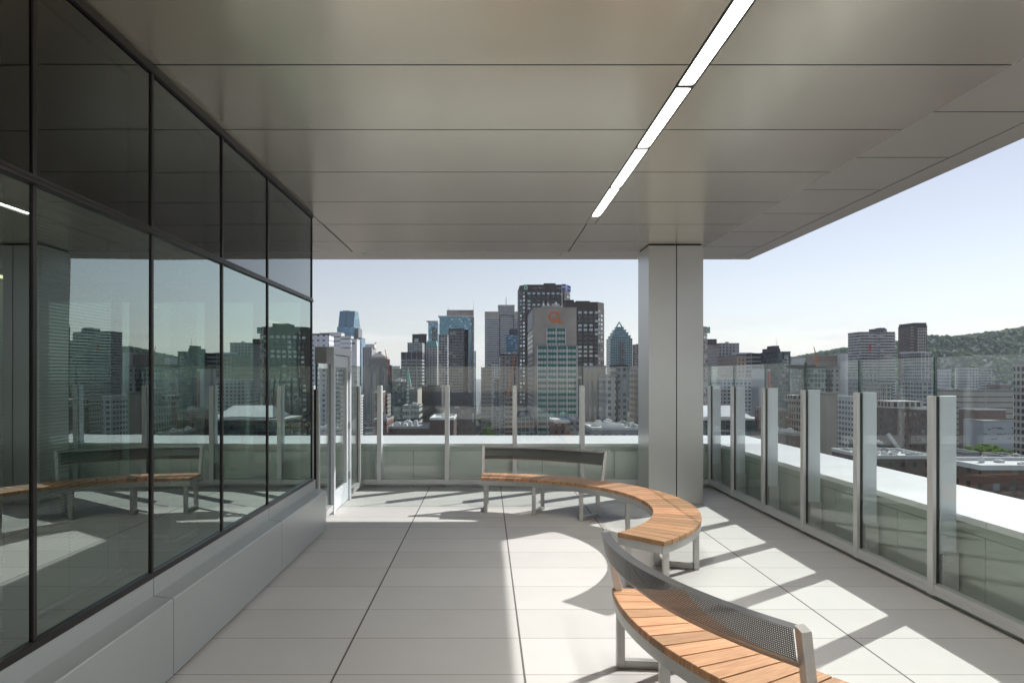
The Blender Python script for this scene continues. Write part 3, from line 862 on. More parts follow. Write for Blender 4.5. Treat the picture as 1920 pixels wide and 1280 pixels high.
unit_me = None
def roof_units(t, x0, x1, y0, y1, z, n, s=3.0):
    """small plant boxes on a roof, each a part"""
    for i in range(n):
        w, d, h = random.uniform(.5, 1.4) * s, random.uniform(.5, 1.2) * s, random.uniform(.35, .8) * s
        x = random.uniform(x0 + w, x1 - w); y = random.uniform(y0 + d, max(y0 + d + .1, y1 - d))
        mb = MB().box(x - w / 2, x + w / 2, y - d / 2, y + d / 2, z, z + h)
        if random.random() < .5: mb.box(x - w / 3, x + w / 3, y - d / 3, y + d / 3, z + h, z + h * 1.25)
        else: mb.tube((x, y, z + h), (x, y, z + h * 1.3), w * .28, 10)
        mb.build('rooftop_unit', M['units' if random.random() < .6 else 'roof_grey'], t)

def bld(name, label, px0, px1, yt, D, dep, fm, roof='roof_grey', cat='tower', pent=(), units=0, group=None, ledge=.5, zb=GZ, us=3.0):
    z1 = Z_(yt, D)
    x0 = X_(px0, D + dep) if px0 > 930 else X_(px0, D)
    x1 = X_(px1, D + dep) if px1 < 900 else X_(px1, D)
    if x1 - x0 < 3:
        xm = (X_(px0, D) + X_(px1, D)) / 2; x0, x1 = xm - 2.5, xm + 2.5
    t = thing(name, label, cat, ((x0 + x1) / 2, D, zb), group)
    global BX
    BX = lambda p, a=px0, c=px1, u=x0, v=x1: u + (v - u) * (p - a) / (c - a)
    MB().box(x0, x1, D, D + dep, zb, z1).build('wall', FA.get(fm) or M[fm], t)
    e = ledge
    if e:
        rm = MB()
        rm.box(x0 - .15, x1 + .15, D - .15, D + e, z1 + .002, z1 + 1.1).box(x0 - .15, x1 + .15, D + dep - e, D + dep + .15, z1 + .002, z1 + 1.1)
        rm.box(x0 - .15, x0 + e, D + e, D + dep - e, z1 + .002, z1 + 1.1).box(x1 - e, x1 + .15, D + e, D + dep - e, z1 + .002, z1 + 1.1)
        rm.box(x0 + e, x1 - e, D + e, D + dep - e, z1 + .004, z1 + .3)
        rm.build('roof', M[roof], t)
    for p in pent:
        a, c, y = p[:3]
        pd = p[3] if len(p) > 3 else dep * .25
        pm = p[4] if len(p) > 4 else 'conc'
        MB().box(X_(a, D + pd), X_(c, D + pd), D + pd, D + pd + dep * .4, z1 + .31, Z_(y, D + pd)).build('penthouse', FA.get(pm) or M[pm], t)
    if units: roof_units(t, x0, x1, D, D + dep, z1 + .31, units, us)
    return t

def mast(t, px, y0, y1, D, w=.6, name='antenna'):
    x = X_(px, D)
    MB().tube((x, D, Z_(y0, D)), (x, D, Z_(y1, D)), (w, w * .4), 6).build(name, M['units'], t)

WROW = (1, 0, 0, 1, 1, 0, 0, 0, 0, 1, 1, 0, 1, 0)
def windows(t, x0, px_, nx, z1, pz, nz, y, w, h, ma, limit=100):
    """the windows of one wall as parts sharing two meshes; past the limit one mesh"""
    protos = []
    for mm in ma:
        mb = MB()
        o = (ORG[t.name])
        mb.box(o[0] - w / 2, o[0] + w / 2, o[1] - .12, o[1] + .05, o[2], o[2] + h)
        protos.append(mb.build('window', mm, t))
    oo = ORG[t.name]; rest = MB(); cnt = 0; used = set()
    for j in range(nz):
        for i in range(nx):
            x = x0 + (i + .5) * px_; z = z1 - (j + 1) * pz
            if cnt < limit:
                k = WROW[j % len(WROW)] if random.random() < .9 else 1 - WROW[j % len(WROW)]
                c = protos[k]
                if k in used: c = c.copy(); C.objects.link(c); c.parent = t
                used.add(k)
                c.location = (x - oo[0], y - oo[1], z - oo[2])
            else:
                rest.box(x - w / 2, x + w / 2, y - .12, y + .05, z, z + h, cnt % 2)
            cnt += 1
    if rest.v:
        r = rest.build('window', list(ma[:2]), t); r['kind'] = 'stuff'
    for k, p in enumerate(protos):
        if k not in used: bpy.data.objects.remove(p)

# ---- left group
t = bld('office_building', 'pale panel block with small square windows right beside the office wall', 555, 626, 628, 520, 16, 'white_dots', 'roof_dark', 'building', pent=((566, 604, 626, 6, 'roof_dark'),))
t = bld('office_building', 'white stepped block behind the glass door, below the slant-topped tower', 600, 646, 626, 640, 14, 'white_bands', 'roof_white', 'building', pent=((614, 636, 623, 20, 'white_wall'),))
t = bld('office_building', 'white block with tall plain side wall in front of slant-topped tower', 638, 663, 632, 600, 12, 'white_bands', 'roof_white', 'building')
t = bld('office_building', 'narrow white tower with a dark slot under its roof', 659, 675, 638, 560, 14, 'white_wall', 'roof_white', 'building')
MB().box(BX(661.5), BX(669), 559.8, 560.1, Z_(645, 560), Z_(642.5, 560)).build('roof_slot', M['dark'], t)
# slant-topped blue glass tower
D = 1400
t = thing('glass_tower', 'blue glass tower with sloping two-part roof, tallest at the far left', 'tower', (X_(653, D), D, GZ))
def rect(px0, px1, D, dep): return [(X_(px0, D), D), (X_(px1, D), D), (X_(px1, D), D + dep), (X_(px0, D), D + dep)]
MB().prism(rect(632, 664, D, 40), GZ, Z_(613, D)).build('wall', FA['glass_blue'], t)
MB().prism([(X_(664, D) + .1, D + 6), (X_(671, D), D + 6), (X_(671, D), D + 48), (X_(664, D) + .1, D + 48)], GZ, Z_(614.5, D)).build('side_wing', FA['resid_dark'], t)
lo = rect(634, 662, D + 1, 38); hi = rect(637, 665, D + 1, 20)
def lerp2(a, b, s): return (a[0] + (b[0] - a[0]) * s, a[1] + (b[1] - a[1]) * s)
for s0, s1 in ((0, .46), (.5, 1.0)):
    L0 = [lerp2(lo[0], lo[1], s0), lerp2(lo[0], lo[1], s1), lerp2(lo[3], lo[2], s1), lerp2(lo[3], lo[2], s0)]
    H0 = [lerp2(hi[0], hi[1], s0), lerp2(hi[0], hi[1], s1), lerp2(hi[3], hi[2], s1), lerp2(hi[3], hi[2], s0)]
    MB().loft(L0, Z_(612.9, D), H0, Z_(583, D)).build('sloping_roof', M['bglass'], t)
MB().loft([(X_(662.4, D), D + 2), (X_(671, D), D + 30), (X_(662.4, D), D + 38)], Z_(614.4, D), [(X_(665.2, D), D + 2), (X_(668, D), D + 20), (X_(665.2, D), D + 22)], Z_(583, D)).build('side_gable', FA['glass_teal'], t)
MB().box(X_(641, D), X_(654, D), D + 8, D + 16, Z_(583, D) + .01, Z_(581.6, D)).build('roof_cap', M['bglass'], t)
t = bld('glass_tower', 'small dark blue glass tower behind the white narrow tower', 672, 685, 634, 1200, 40, 'glass_blue', 'roof_dark')
t = bld('stone_tower', 'grey stone tower with drum-topped penthouse and red beacon', 680, 705, 652, 1050, 40, 'grey_small', 'roof_grey', pent=((685, 702, 645, 10, 'white_wall'),))
MB().tube((X_(702, 1050), 1062, Z_(644.6, 1060)), (X_(702, 1050), 1062, Z_(642, 1060)), .9, 8).build('beacon', M['red_sign'], t)
# stepped historic stone building
D = 980
t = thing('stone_tower', 'old stepped stone tower with shallow pyramid roof', 'tower', (X_(711, D), D, GZ))
MB().box(X_(688, D), X_(728, D), D, D + 46, GZ, Z_(684, D)).build('base_block', FA['stone_dark'], t)
MB().box(X_(692, D), X_(724, D), D + 3, D + 40, Z_(684, D) + .01, Z_(672, D)).build('upper_block', FA['stone_dark'], t)
MB().box(X_(695, D), X_(722, D), D + 6, D + 36, Z_(672, D) + .01, Z_(668.5, D)).build('attic', M['stone'] if 'stone' in M else M['conc'], t)
MB().loft(rect(694.5, 722.5, D + 6, 30), Z_(668.4, D), rect(705, 712, D + 16, 8), Z_(660.5, D)).build('roof', M['roof_grey'], t)
MB().box(X_(705.5, D), X_(711.5, D), D + 17, D + 23, Z_(660.4, D), Z_(658.5, D)).build('lantern', M['roof_dark'], t)
for px in (690, 725.5): MB().box(X_(px - 1.4, D), X_(px + 1.4, D), D + 2, D + 6, Z_(684, D) + .01, Z_(679, D)).build('corner_turret', M['conc'], t)
bld('office_building', 'low pale slab on the skyline between the old stepped tower and dark banded block', 728, 754, 687, 1500, 40, 'mix_white', 'roof_grey', 'building')
bld('office_building', 'cream lit narrow slab left of the dark banded block', 737, 741, 692, 900, 60, 'beige', 'roof_grey', 'building')
# dark banded block and its neighbours
t = bld('office_building', 'dark banded office block with black top storeys left of the glass hotel', 752, 797, 670.5, 820, 40, 'bands_dark', 'roof_dark', 'building')
MB().box(BX(751.8), BX(797.2), 819.9, 860.2, Z_(670.4, 820), Z_(660, 820)).build('top_storeys', M['roof_dark'], t)
for px in (763, 774.5, 786): MB().box(BX(px - .5), BX(px + .5), 819.5, 819.88, GZ, Z_(660.3, 820)).build('pilaster', M['conc'], t)
bld('apartment_tower', 'grey grid tower directly behind the dark banded block', 764, 796, 643.5, 1000, 36, 'resid', 'roof_grey')
t = bld('glass_tower', 'black glass tower with one lit window grid near its top', 773, 800, 627.5, 1150, 40, 'dark', 'roof_dark', pent=((785, 799, 625.6, 3, 'conc'),))
MB().box(BX(777), BX(787), 1149.6, 1150.05, Z_(643, 1150), Z_(634, 1150)).build('window_grid', FA['greenglass'], t)
t = bld('apartment_tower', 'pale balcony tower with overhanging flat cap left of the glass hotel', 803, 824, 604.5, 1150, 40, 'glass_teal', 'roof_white')
MB().box(BX(799), BX(824), 1148, 1185, Z_(603.8, 1150) + 1.2, Z_(602.8, 1150) + 1.2).build('roof_cap', M['roof_white'], t)
MB().box(BX(811), BX(822), 1149.4, 1149.95, GZ, Z_(614, 1150)).build('dark_bay', FA['resid_dark'], t)
t = bld('stone_building', 'grey grid building with green copper mansard roof', 798, 823, 649, 860, 34, 'grey_small', 'copper', 'building', ledge=0)
MB().loft([(BX(798), 860), (BX(823), 860), (BX(823), 894), (BX(798), 894)], Z_(649, 860) + .01, [(BX(801), 866), (BX(820), 866), (BX(820), 888), (BX(801), 888)], Z_(638.5, 860)).build('mansard_roof', M['copper'], t)
# glass hotel tower
D = 960
t = thing('hotel_tower', 'tall teal glass hotel tower with grey sign storey on top', 'tower', (X_(855, D), D, GZ))
MB().box(X_(824, D), X_(884, D), D, D + 42, GZ, Z_(594, D)).build('wall', FA['glass_teal'], t)
MB().box(X_(821.5, D), X_(886, D), D - 1.5, D + 44, Z_(593.9, D), Z_(592, D)).build('roof_ledge', M['white_wall'], t)
MB().box(X_(837.5, D), X_(888, D), D + 1, D + 40, Z_(591.9, D), Z_(581, D)).build('sign_storey', M['conc'], t)
MB().box(X_(884.2, D), X_(888.5, D), D + 4, D + 42, GZ, Z_(594, D) - .5).build('balcony_edge', FA['resid'], t)
def text(s, size, loc, ma, parent, ext=.06, align='LEFT'):
    cu = bpy.data.curves.new('lettering', 'FONT'); cu.body = s; cu.size = size; cu.extrude = ext; cu.align_x = align
    cu.materials.append(ma)
    tmp = bpy.data.objects.new('tmp', cu); C.objects.link(tmp); bpy.context.view_layer.update()
    me = bpy.data.meshes.new_from_object(tmp.evaluated_get(bpy.context.evaluated_depsgraph_get()))
    bpy.data.objects.remove(tmp)
    o = bpy.data.objects.new('lettering', me); C.objects.link(o); o.parent = parent
    g0 = ORG[parent.name]; o.location = (loc[0] - g0[0], loc[1] - g0[1], loc[2] - g0[2]); o.rotation_euler = (R(90), 0, 0)
    return o
text('COURTYARD', 3.6, (X_(859.5, D), D + .9, Z_(585.8, D)), M['dark_sign'], t)
text('Marriott', 2.8, (X_(875, D), D + .9, Z_(589.6, D)), M['red_sign'], t)
mast(t, 841, 581, 574, D, .3); mast(t, 888, 592, 566, D, .4)
t = bld('apartment_tower', 'dark residential tower with balconies in front of the glass hotel', 841, 872, 620, 740, 26, 'resid_dark', 'roof_dark', pent=((842, 870, 616, 3, 'roof_dark'),))
MB().box(BX(872.2), BX(880), 743, 768, GZ, Z_(617, 740)).build('dark_wing', M['dark'], t)
for j in range(42): 
    z = Z_(640, 740) - j * 3.05
    if z < GZ + 4: break
    MB().box(BX(848), BX(868), 738.8, 739.95, z, z + .35).build('balcony', M['conc'], t)
bld('apartment_tower', 'grey residential tower left of the dark balcony tower', 822, 841, 629, 780, 26, 'resid', 'roof_grey')
bld('glass_tower', 'thin pale glass slab right of the glass hotel', 886.5, 892.5, 659, 1100, 20, 'glass_teal', 'roof_grey')

# ---- middle group
D = 1240
t = thing('office_tower', 'large pale banded office tower with flat crown and mast', 'tower', (X_(942, D), D, GZ))
MB().box(X_(909, D), X_(935.5, D), D, D + 40, GZ, Z_(596, D)).build('wall', FA['pvm'], t)
MB().box(X_(938, D), X_(962, D), D + 3, D + 43, GZ, Z_(593, D)).build('wall', FA['pvm'], t)
MB().box(X_(964.5, D), X_(990, D), D, D + 40, GZ, Z_(596, D)).build('wall', FA['pvm'], t)
MB().box(X_(935.6, D), X_(964.4, D), D + 6, D + 36, GZ, Z_(590, D)).build('core', FA['grey_small'], t)
for a, c, z in ((908.8, 935.6, 596), (964.3, 990.2, 596)):
    MB().box(X_(a, D), X_(c, D), D - .2, D + 40.2, Z_(z, D) + .01, Z_(584, D)).build('crown', M['conc'], t)
MB().box(X_(934.5, D), X_(964.8, D), D - .1, D + 40, Z_(590, D) + .01, Z_(573.5, D)).build('penthouse', FA['grey_small'], t)
MB().box(X_(934, D), X_(965.3, D), D - .5, D + 40, Z_(573.4, D), Z_(571.5, D)).build('roof', M['roof_white'], t)
mast(t, 949, 571.5, 556, D, 1.0)
t = bld('glass_tower', 'blue glass tower with dark cap before the pale banded tower', 947, 982, 628, 980, 36, 'glass_blue', 'roof_dark', pent=((955, 982, 617, 4, 'roof_dark'),))
bld('concrete_building', 'grey concrete block behind the orange crane', 936, 990, 666, 640, 50, 'grey_small', 'roof_dark', 'building', units=2, us=5)
t = bld('office_building', 'beige stepped block on the right side of the street canyon', 902, 922, 690, 900, 60, 'beige_bands', 'roof_grey', 'building', pent=((915, 930, 685, 10, 'grey_small'),))
bld('office_building', 'pale grey block beside the beige stepped block over the street', 922, 937, 682, 860, 50, 'mix_white', 'roof_grey', 'building')
bld('apartment_building', 'narrow dark balcony building low in the street canyon', 927, 936, 713, 700, 20, 'resid_dark', 'roof_dark', 'building')
bld('brick_building', 'small red brick building at street level in the canyon', 926, 936, 746, 760, 18, 'brickf', 'roof_white', 'building')

# brown towers
def brown(label, poly_px, D, dep, yt, cham, wins, logo_px, pents):
    t = thing('office_tower', label, 'tower', (X_(sum(poly_px) / 2, D), D, GZ))
    p0, p1 = poly_px
    cl, cr = cham
    poly = [(X_(p0 + cl, D), D), (X_(p1 - cr, D), D), (X_(p1, D), D + cr * D / F * 1.4 + .01), (X_(p1, D), D + dep), (X_(p0, D), D + dep), (X_(p0, D), D + cl * D / F * 1.4 + .01)]
    MB().prism(poly, GZ, Z_(yt, D), 0).build('wall', M['brown'], t)
    # side bays with reflecting windows stand just proud of the chamfers
    for (i, j) in ((1, 2), (5, 0)):
        a, c = poly[i], poly[j]
        nx, ny = (c[1] - a[1]), -(c[0] - a[0]); l = math.hypot(nx, ny); nx, ny = nx / l * .2, ny / l * .2
        if l < 2: continue
        mb = MB(); mb.quad([(a[0] + nx, a[1] + ny, GZ), (c[0] + nx, c[1] + ny, GZ), (c[0] + nx, c[1] + ny, Z_(yt + 11, D)), (a[0] + nx, a[1] + ny, Z_(yt + 11, D))], 0,
                           [(0, GZ), (l, GZ), (l, Z_(yt + 11, D)), (0, Z_(yt + 11, D))])
        mb.build('corner_bay', FA['brownf'], t)
    nx_, pw, ytop, ph, rows = wins
    windows(t, X_(p0 + cl, D) + .6, pw, nx_, Z_(ytop, D), ph, rows, D, pw * .62, ph * .56, (M['dglass'], M['lglass'], M['dglass']))
    for a, c, y in pents:
        MB().box(X_(a, D), X_(c, D), D + 6, D + 22, Z_(yt, D) + .01, Z_(y, D)).build('penthouse', M['roof_dark'], t)
    if logo_px:
        lx0, lx1, ly0, ly1 = logo_px
        MB().box(X_(lx0, D), X_(lx1, D), D - .6, D - .14, Z_(ly1, D), Z_(ly0, D)).build('green_logo_panel', M['green_sign'], t)
        cx, cz = (X_(lx0, D) + X_(lx1, D)) / 2, (Z_(ly0, D) + Z_(ly1, D)) / 2
        rr_, r2 = (Z_(ly0, D) - Z_(ly1, D)) * .38, (Z_(ly0, D) - Z_(ly1, D)) * .24
        mb = MB()
        for k in range(6):
            a0, a1 = pi / 2 + k * pi / 3, pi / 2 + (k + 1) * pi / 3
            mb.quad([(cx + sx * rad * cos(a), D - .62, cz + rad * sin(a)) for a, rad, sx in ((a0, rr_, .85), (a0, r2, .85), (a1, r2, .85), (a1, rr_, .85))])
        mb.build('hexagon_logo', M['white_sign'], t)
    return t
t = brown('tallest brown granite tower with a green hexagon logo, left of centre', (975, 1071), 600, 46, 533.5, (11, 13), (7, 4.25, 545, 3.32, 22), (982, 989.8, 533.9, 544.3), ((1021, 1043, 529.3),))
sl_ = MB()
for a, c in ((1000.5, 1003.5), (1005, 1007), (1009.5, 1016), (1018.5, 1020), (1045, 1051.5)): sl_.box(X_(a, 600), X_(c, 600), 599.8, 600.05, Z_(540.8, 600), Z_(539.6, 600))
sl_.build('louvre', M['lglass'], t)
t = brown('shorter brown granite tower with paler windows behind the concrete logo tower', (1060, 1136), 525, 48, 566, (0, 15), (6, 4.25, 580, 3.32, 20), None, ((1058, 1078, 560.5), (1082, 1108, 562.5)))
t = brown('brown granite tower hidden behind the column, logo at its right corner', (1243, 1331.5), 470, 40, 611.5, (9, 13), (6, 4.1, 624, 3.32, 14), (1323, 1331, 613, 624.5), ((1276, 1308, 604),))

# concrete tower with the orange emblem
D = 430
t = thing('office_tower', 'concrete tower with a big orange Q emblem and green bands', 'tower', (X_(1040, D), D, GZ))
MB().box(X_(1000, D), X_(1081, D), D, D + 55, GZ, Z_(577, D)).build('wall', M['conc'], t)
MB().box(X_(999.6, D), X_(1081.4, D), D - .15, D + .6, Z_(577, D) + .01, Z_(576, D)).box(X_(999.6, D), X_(999.6, D) + .7, D + .6, D + 55, Z_(577, D) + .01, Z_(576, D)).build('roof_edge', M['roof_grey'], t)
MB().box(X_(1018, D), X_(1057, D), D + 6, D + 24, Z_(577, D) + .01, Z_(571.3, D)).box(X_(1026, D), X_(1034, D), D + 5.6, D + 6, Z_(576, D), Z_(573, D)).build('penthouse', M['mix'] if 'mix' in M else M['conc'], t)
FA['side_louvre'] = facade('louvred side wall', (.42, .42, .42), (.30, .30, .31), 1.6, 60, .5, .98, gmetal=0, grough=.7, vary=.1, lit=0)
MB().box(X_(999.9, D) - .3, X_(999.9, D) - .05, D + 1, D + 54, Z_(613, D), Z_(579, D)).build('side_louvres', FA['side_louvre'], t)
MB().box(X_(999.9, D) - .3, X_(999.9, D) - .05, D + 1, D + 54, GZ, Z_(619, D)).build('side_windows', FA['conc_wins'], t)
FA['stripe_win'] = facade('pale window strip with dark stripes', (.74, .71, .60), (.12, .135, .125), .92, 60, .42, .98, gmetal=.1, grough=.3, vary=.35, lit=.1)
FA['green_band'] = facade('green enamel band', (.03, .20, .15), (.015, .10, .075), .92, 60, .40, .98, gmetal=.2, grough=.25, vary=.2, lit=0)
ph = 3.62
MB().box(X_(1004, D - 6), X_(1083, D - 6), D - 6, D - .01, GZ, Z_(649, D - 6)).build('lower_block', M['conc'], t)
def bands(x0, x1, y, ztop, zbot, bays):
    z = ztop
    while z - ph > zbot:
        MB().box(x0, x1, y - .20, y - .01, z - ph * .48, z).build('green_band', FA['green_band'], t)
        MB().box(x0, x1, y - .12, y - .01, z - ph, z - ph * .48 - .004).build('window_band', FA['stripe_win'], t)
        z -= ph
    for i in range(bays + 1):
        xx = x0 + (x1 - x0) * i / bays
        MB().box(xx - .28, xx + .28, y - .75, y - .21, zbot, ztop + .4).build('mullion', M['white_wall'], t)
D2 = D - 6
bands(X_(1007.5, D2), X_(1081.5, D2), D2, Z_(649.5, D2), GZ + 2, 4)
bands(X_(1025, D), X_(1060.5, D), D, Z_(616, D), Z_(649, D), 2)
MB().box(X_(1003.5, D2), X_(1083.4, D2), D2 - .4, D2 + 5, Z_(649, D2) + .01, Z_(647.6, D2)).build('block_coping', M['roof_grey'], t)
# emblem: flat ring and lightning tail
k_ = 340 / 1813
lp = lambda x, y: (X_(880 + x * k_, D), Z_(480 + y * k_, D))
em = MB(); cx, cz = lp(850, 608); ro, ri = 56 * k_ * D / F, 39 * k_ * D / F
for k in range(40):
    a0, a1 = 2 * pi * k / 40, 2 * pi * (k + 1) / 40
    q = lambda r, a, y: (cx + r * cos(a), y, cz + r * sin(a))
    f0, b0 = D - .55, D - .05
    em.quad([q(ri, a0, f0), q(ri, a1, f0), q(ro, a1, f0), q(ro, a0, f0)][::-1])
    em.quad([q(ro, a0, f0), q(ro, a1, f0), q(ro, a1, b0), q(ro, a0, b0)])
    em.quad([q(ri, a0, f0), q(ri, a0, b0), q(ri, a1, b0), q(ri, a1, f0)])
tail = [(838, 616), (884, 630), (906, 642), (914, 656), (954, 668), (926, 664), (919, 682), (884, 654)]
pts = [lp(*p) for p in tail]
em.quad([(x, D - .65, z) for x, z in pts])
em.quad([(x, D - .1, z) for x, z in pts][::-1])
for i in range(len(pts)):
    j = (i + 1) % len(pts)
    em.quad([(pts[i][0], D - .65, pts[i][1]), (pts[i][0], D - .1, pts[i][1]), (pts[j][0], D - .1, pts[j][1]), (pts[j][0], D - .65, pts[j][1])])
em.build('orange_emblem', M['orange'], t)
for px in (1021, 1029.5, 1044.5): MB().tube((X_(px, D), D + 8, Z_(571.3, D)), (X_(px, D), D + 8, Z_(563, D)), (.35, .12), 6).build('antenna', M['units'], t)
MB().tube((X_(1044.5, D), D + 8, Z_(567.5, D)), (X_(1044.5, D), D + 8.4, Z_(564.5, D)), .7, 12).build('dish', M['units'], t)
# flagpole
fp = thing('flagpole', 'flagpole with blue and white flag on top of the concrete tower', 'flagpole', (X_(1055.3, D), D + 5, Z_(577, D)))
MB().tube((X_(1055.3, D), D + 5, Z_(577, D) + .4), (X_(1055.3, D), D + 5, Z_(530, D)), .18, 8).tube((X_(1054.6, D), D + 4.8, Z_(549.5, D)), (X_(1054.6, D), D + 5.2, Z_(549.5, D)), .7, 12).build('pole', M['units'], fp)
fl_b = mat('flag blue', (.03, .10, .48), .7); fl_w = mat('flag white', (.8, .8, .82), .7)
fm_ = MB(); nu, nv = 15, 10
fw, fh = 5.4, 3.6
def fpt(u, v):
    return (X_(1055.3, D) + .2 + u * fw, D + 5 + .45 * sin(u * 7) * u, Z_(531, D) - v * fh - 1.1 * u * u + .25 * sin(u * 6))
for i in range(nu):
    for j in range(nv):
        w_ = (6 <= i <= 8) or (4 <= j <= 5)
        lily = (i in (3, 11) and j in (2, 7)) 
        fm_.quad([fpt(i / nu, j / nv), fpt(i / nu, (j + 1) / nv), fpt((i + 1) / nu, (j + 1) / nv), fpt((i + 1) / nu, j / nv)], 1 if (w_ or lily) else 0)
fm_.build('flag', [fl_b, fl_w], fp)

# blue roofed pyramid tower
D = 1000
t = thing('office_tower', 'teal tower stepping up to an open triangle on top, left of the column', 'tower', (X_(1165, D), D, GZ))
MB().box(X_(1144.3, D), X_(1185.7, D), D, D + 33, GZ, Z_(634, D)).build('wall', FA['pyr'], t)
for i, (a, c, y0, y1) in enumerate(((1147.5, 1182.5, 634, 628.5), (1151, 1179, 628.5, 622.5), (1154.5, 1175.5, 622.5, 617.3), (1158.3, 1171.8, 617.3, 612.2))):
    MB().box(X_(a, D), X_(c, D), D + 1 + i * 2.6, D + 32 - i * 2.6, Z_(y0, D) + .01, Z_(y1, D) - .9).build('roof_tier', FA['pyr'], t)
    MB().box(X_(a - .8, D), X_(c + .8, D), D + .4 + i * 2.6, D + 32.6 - i * 2.6, Z_(y1, D) - .89, Z_(y1, D)).build('tier_cornice', FA['glass_teal'], t)
ap = (X_(1165, D), D + 16, Z_(602.3, D)); b0 = (X_(1159.3, D), D + 16, Z_(612, D)); b1 = (X_(1170.7, D), D + 16, Z_(612, D))
MB().bar(b0, ap, 1.5).bar(b1, ap, 1.5).bar(b0, b1, 1.2).build('open_triangle', M['copper'], t)
MB().box(X_(1159.5, D), X_(1170.5, D), D - .5, D - .05, GZ, Z_(640, D)).build('dark_bay', FA['resid_dark'], t)
bld('brick_tower', 'reddish tower peeking between the pyramid tower and the column', 1186, 1204, 646, 900, 30, 'brown_plain', 'roof_grey')
bld('concrete_building', 'mottled concrete slab behind the glass just left of column base', 1093, 1136, 689, 380, 26, 'conc', 'roof_grey', 'building')
bld('apartment_building', 'dark angular block left of the column seen through the glass', 1155, 1180, 687, 360, 24, 'mix_grey', 'roof_dark', 'building', pent=((1180, 1196, 694, 4, 'conc'),))
bld('concrete_building', 'plain grey block low beside the column seen through glass', 1136, 1156, 706, 350, 24, 'grey_small', 'roof_grey', 'building')
bld('concrete_building', 'light grey side wing directly behind the column', 1180, 1212, 694, 372, 24, 'grey_small', 'roof_grey', 'building')

# ---- low things in the middle distance, left of the concrete tower
bld('glass_building', 'dark teal glass block under the green church spire', 733, 767, 718, 560, 34, 'teal_block', 'roof_dark', 'building', units=4, us=4)
D = 640
t = thing('church', 'church with a pointed green copper spire among the blocks', 'church', (X_(764, D), D, GZ))
MB().box(X_(758, D), X_(770, D), D, D + 8, GZ, Z_(722, D)).build('tower', FA['stone_dark'], t)
cx, cy_ = X_(764, D), D + 4
MB().loft([(cx - 3, cy_ - 3), (cx + 3, cy_ - 3), (cx + 3, cy_ + 3), (cx - 3, cy_ + 3)], Z_(722, D) + .01, [(cx - .1, cy_ - .1), (cx + .1, cy_ - .1), (cx + .1, cy_ + .1), (cx - .1, cy_ + .1)], Z_(689, D)).build('spire', M['copper'], t)
bld('brick_building', 'tall windowless dark brick block between the second and third railing posts', 791, 832, 726, 470, 40, 'brick_dark', 'roof_dark', 'building', pent=((812, 828, 765, -6, 'roof_dark'),))
bld('church_hall', 'grey hall with broad pale roof left of the windowless brick block', 766, 791, 731, 600, 40, 'conc', 'roof_grey', 'building')
bld('brick_building', 'brown brick hotel with a vertical white sign on its right edge', 842, 893, 768, 400, 30, 'brickdf', 'roof_dark', 'building', pent=((842, 882, 754, 3, 'brick_dark'), (845, 884, 737, 14, 'roof_dark')), units=3)
hb = t = bpy.data.objects['brick_building.002'] if 'brick_building.002' in bpy.data.objects else None
for o in bpy.data.objects:
    if o.get('label', '').startswith('brown brick hotel'):
        for j in range(5):
            z = Z_(775 + j * 3.4, 400)
            MB().box(X_(886, 400), X_(888, 400), 399.6, 399.95, z - .75, z).build('sign_letter', M['white_sign'], o)
bld('brick_building', 'red brick block left of the teal glass block', 700, 716, 736, 600, 30, 'brickf', 'roof_white', 'building', units=2)
bld('stone_building', 'stone house with arched gable beside the red brick block', 716, 733, 741, 640, 24, 'stone_dark', 'roof_grey', 'building')
bld('apartment_building', 'banded low apartment block below the windowless brick block', 755, 792, 763, 430, 24, 'bands_dark', 'roof_grey', 'building', units=2)
bld('commercial_building', 'low dark commercial block with white plant on its roof', 728, 812, 803, 330, 26, 'brick_dark', 'roof_grey', 'building', units=7, us=3.4)
bld('commercial_building', 'low dark block with curved white roof edge near the third post', 806, 856, 787, 330, 30, 'brick_dark', 'roof_white', 'building', units=4)
bld('brick_building', 'low red brick building at the foot of the second railing post', 700, 738, 789, 380, 28, 'brickf', 'roof_grey', 'building', units=3)
bld('brick_building', 'red brick building with a teal glass canopy before the green-banded tower', 1030, 1069, 793, 330, 30, 'brickf', 'roof_white', 'building', pent=((1034, 1066, 786, 4, 'roof_white'),), units=2)
for o in bpy.data.objects:
    if o.get('label', '').startswith('red brick building with a teal'):
        D = 336
        for (p, q, s) in (((1030, 771.5), (1041, 775), (1039, 779)), ((1048, 774), (1058, 771.5), (1067, 778.5))):
            a, c, e = [(X_(x, D), D + i * 3, Z_(y, D)) for i, (x, y) in enumerate((p, q, s))]
            mb = MB(); mb.quad([a, c, e]); mb.quad([(x, y, z - .25) for x, y, z in (e, c, a)])
            mb.bar(e, (e[0] - 1, e[1], Z_(789, D)), .3); mb.build('canopy_sail', M['copper'], o)
bld('commercial_building', 'grey flat block right of the brick building with teal canopy', 1069, 1086, 791, 335, 22, 'mix_grey', 'roof_grey', 'building', units=2)
bld('commercial_building', 'low block with cluttered pale roof between two railing posts and column', 1090, 1212, 806, 300, 34, 'mix_grey', 'roof_white', 'building', units=12)
bld('commercial_building', 'curved-roofed grey pavilion above the cluttered pale roof', 1144, 1200, 781, 420, 40, 'conc', 'roof_white', 'building', units=2)
bld('commercial_building', 'grey block with slanted glass front beside the foot of the green-banded tower', 966, 1003, 782, 420, 30, 'greenglass', 'roof_grey', 'building', units=3)
bld('glass_building', 'dark glass building right of the street below the orange crane', 945, 964, 737, 560, 40, 'bands_dark', 'roof_dark', 'building', units=2)

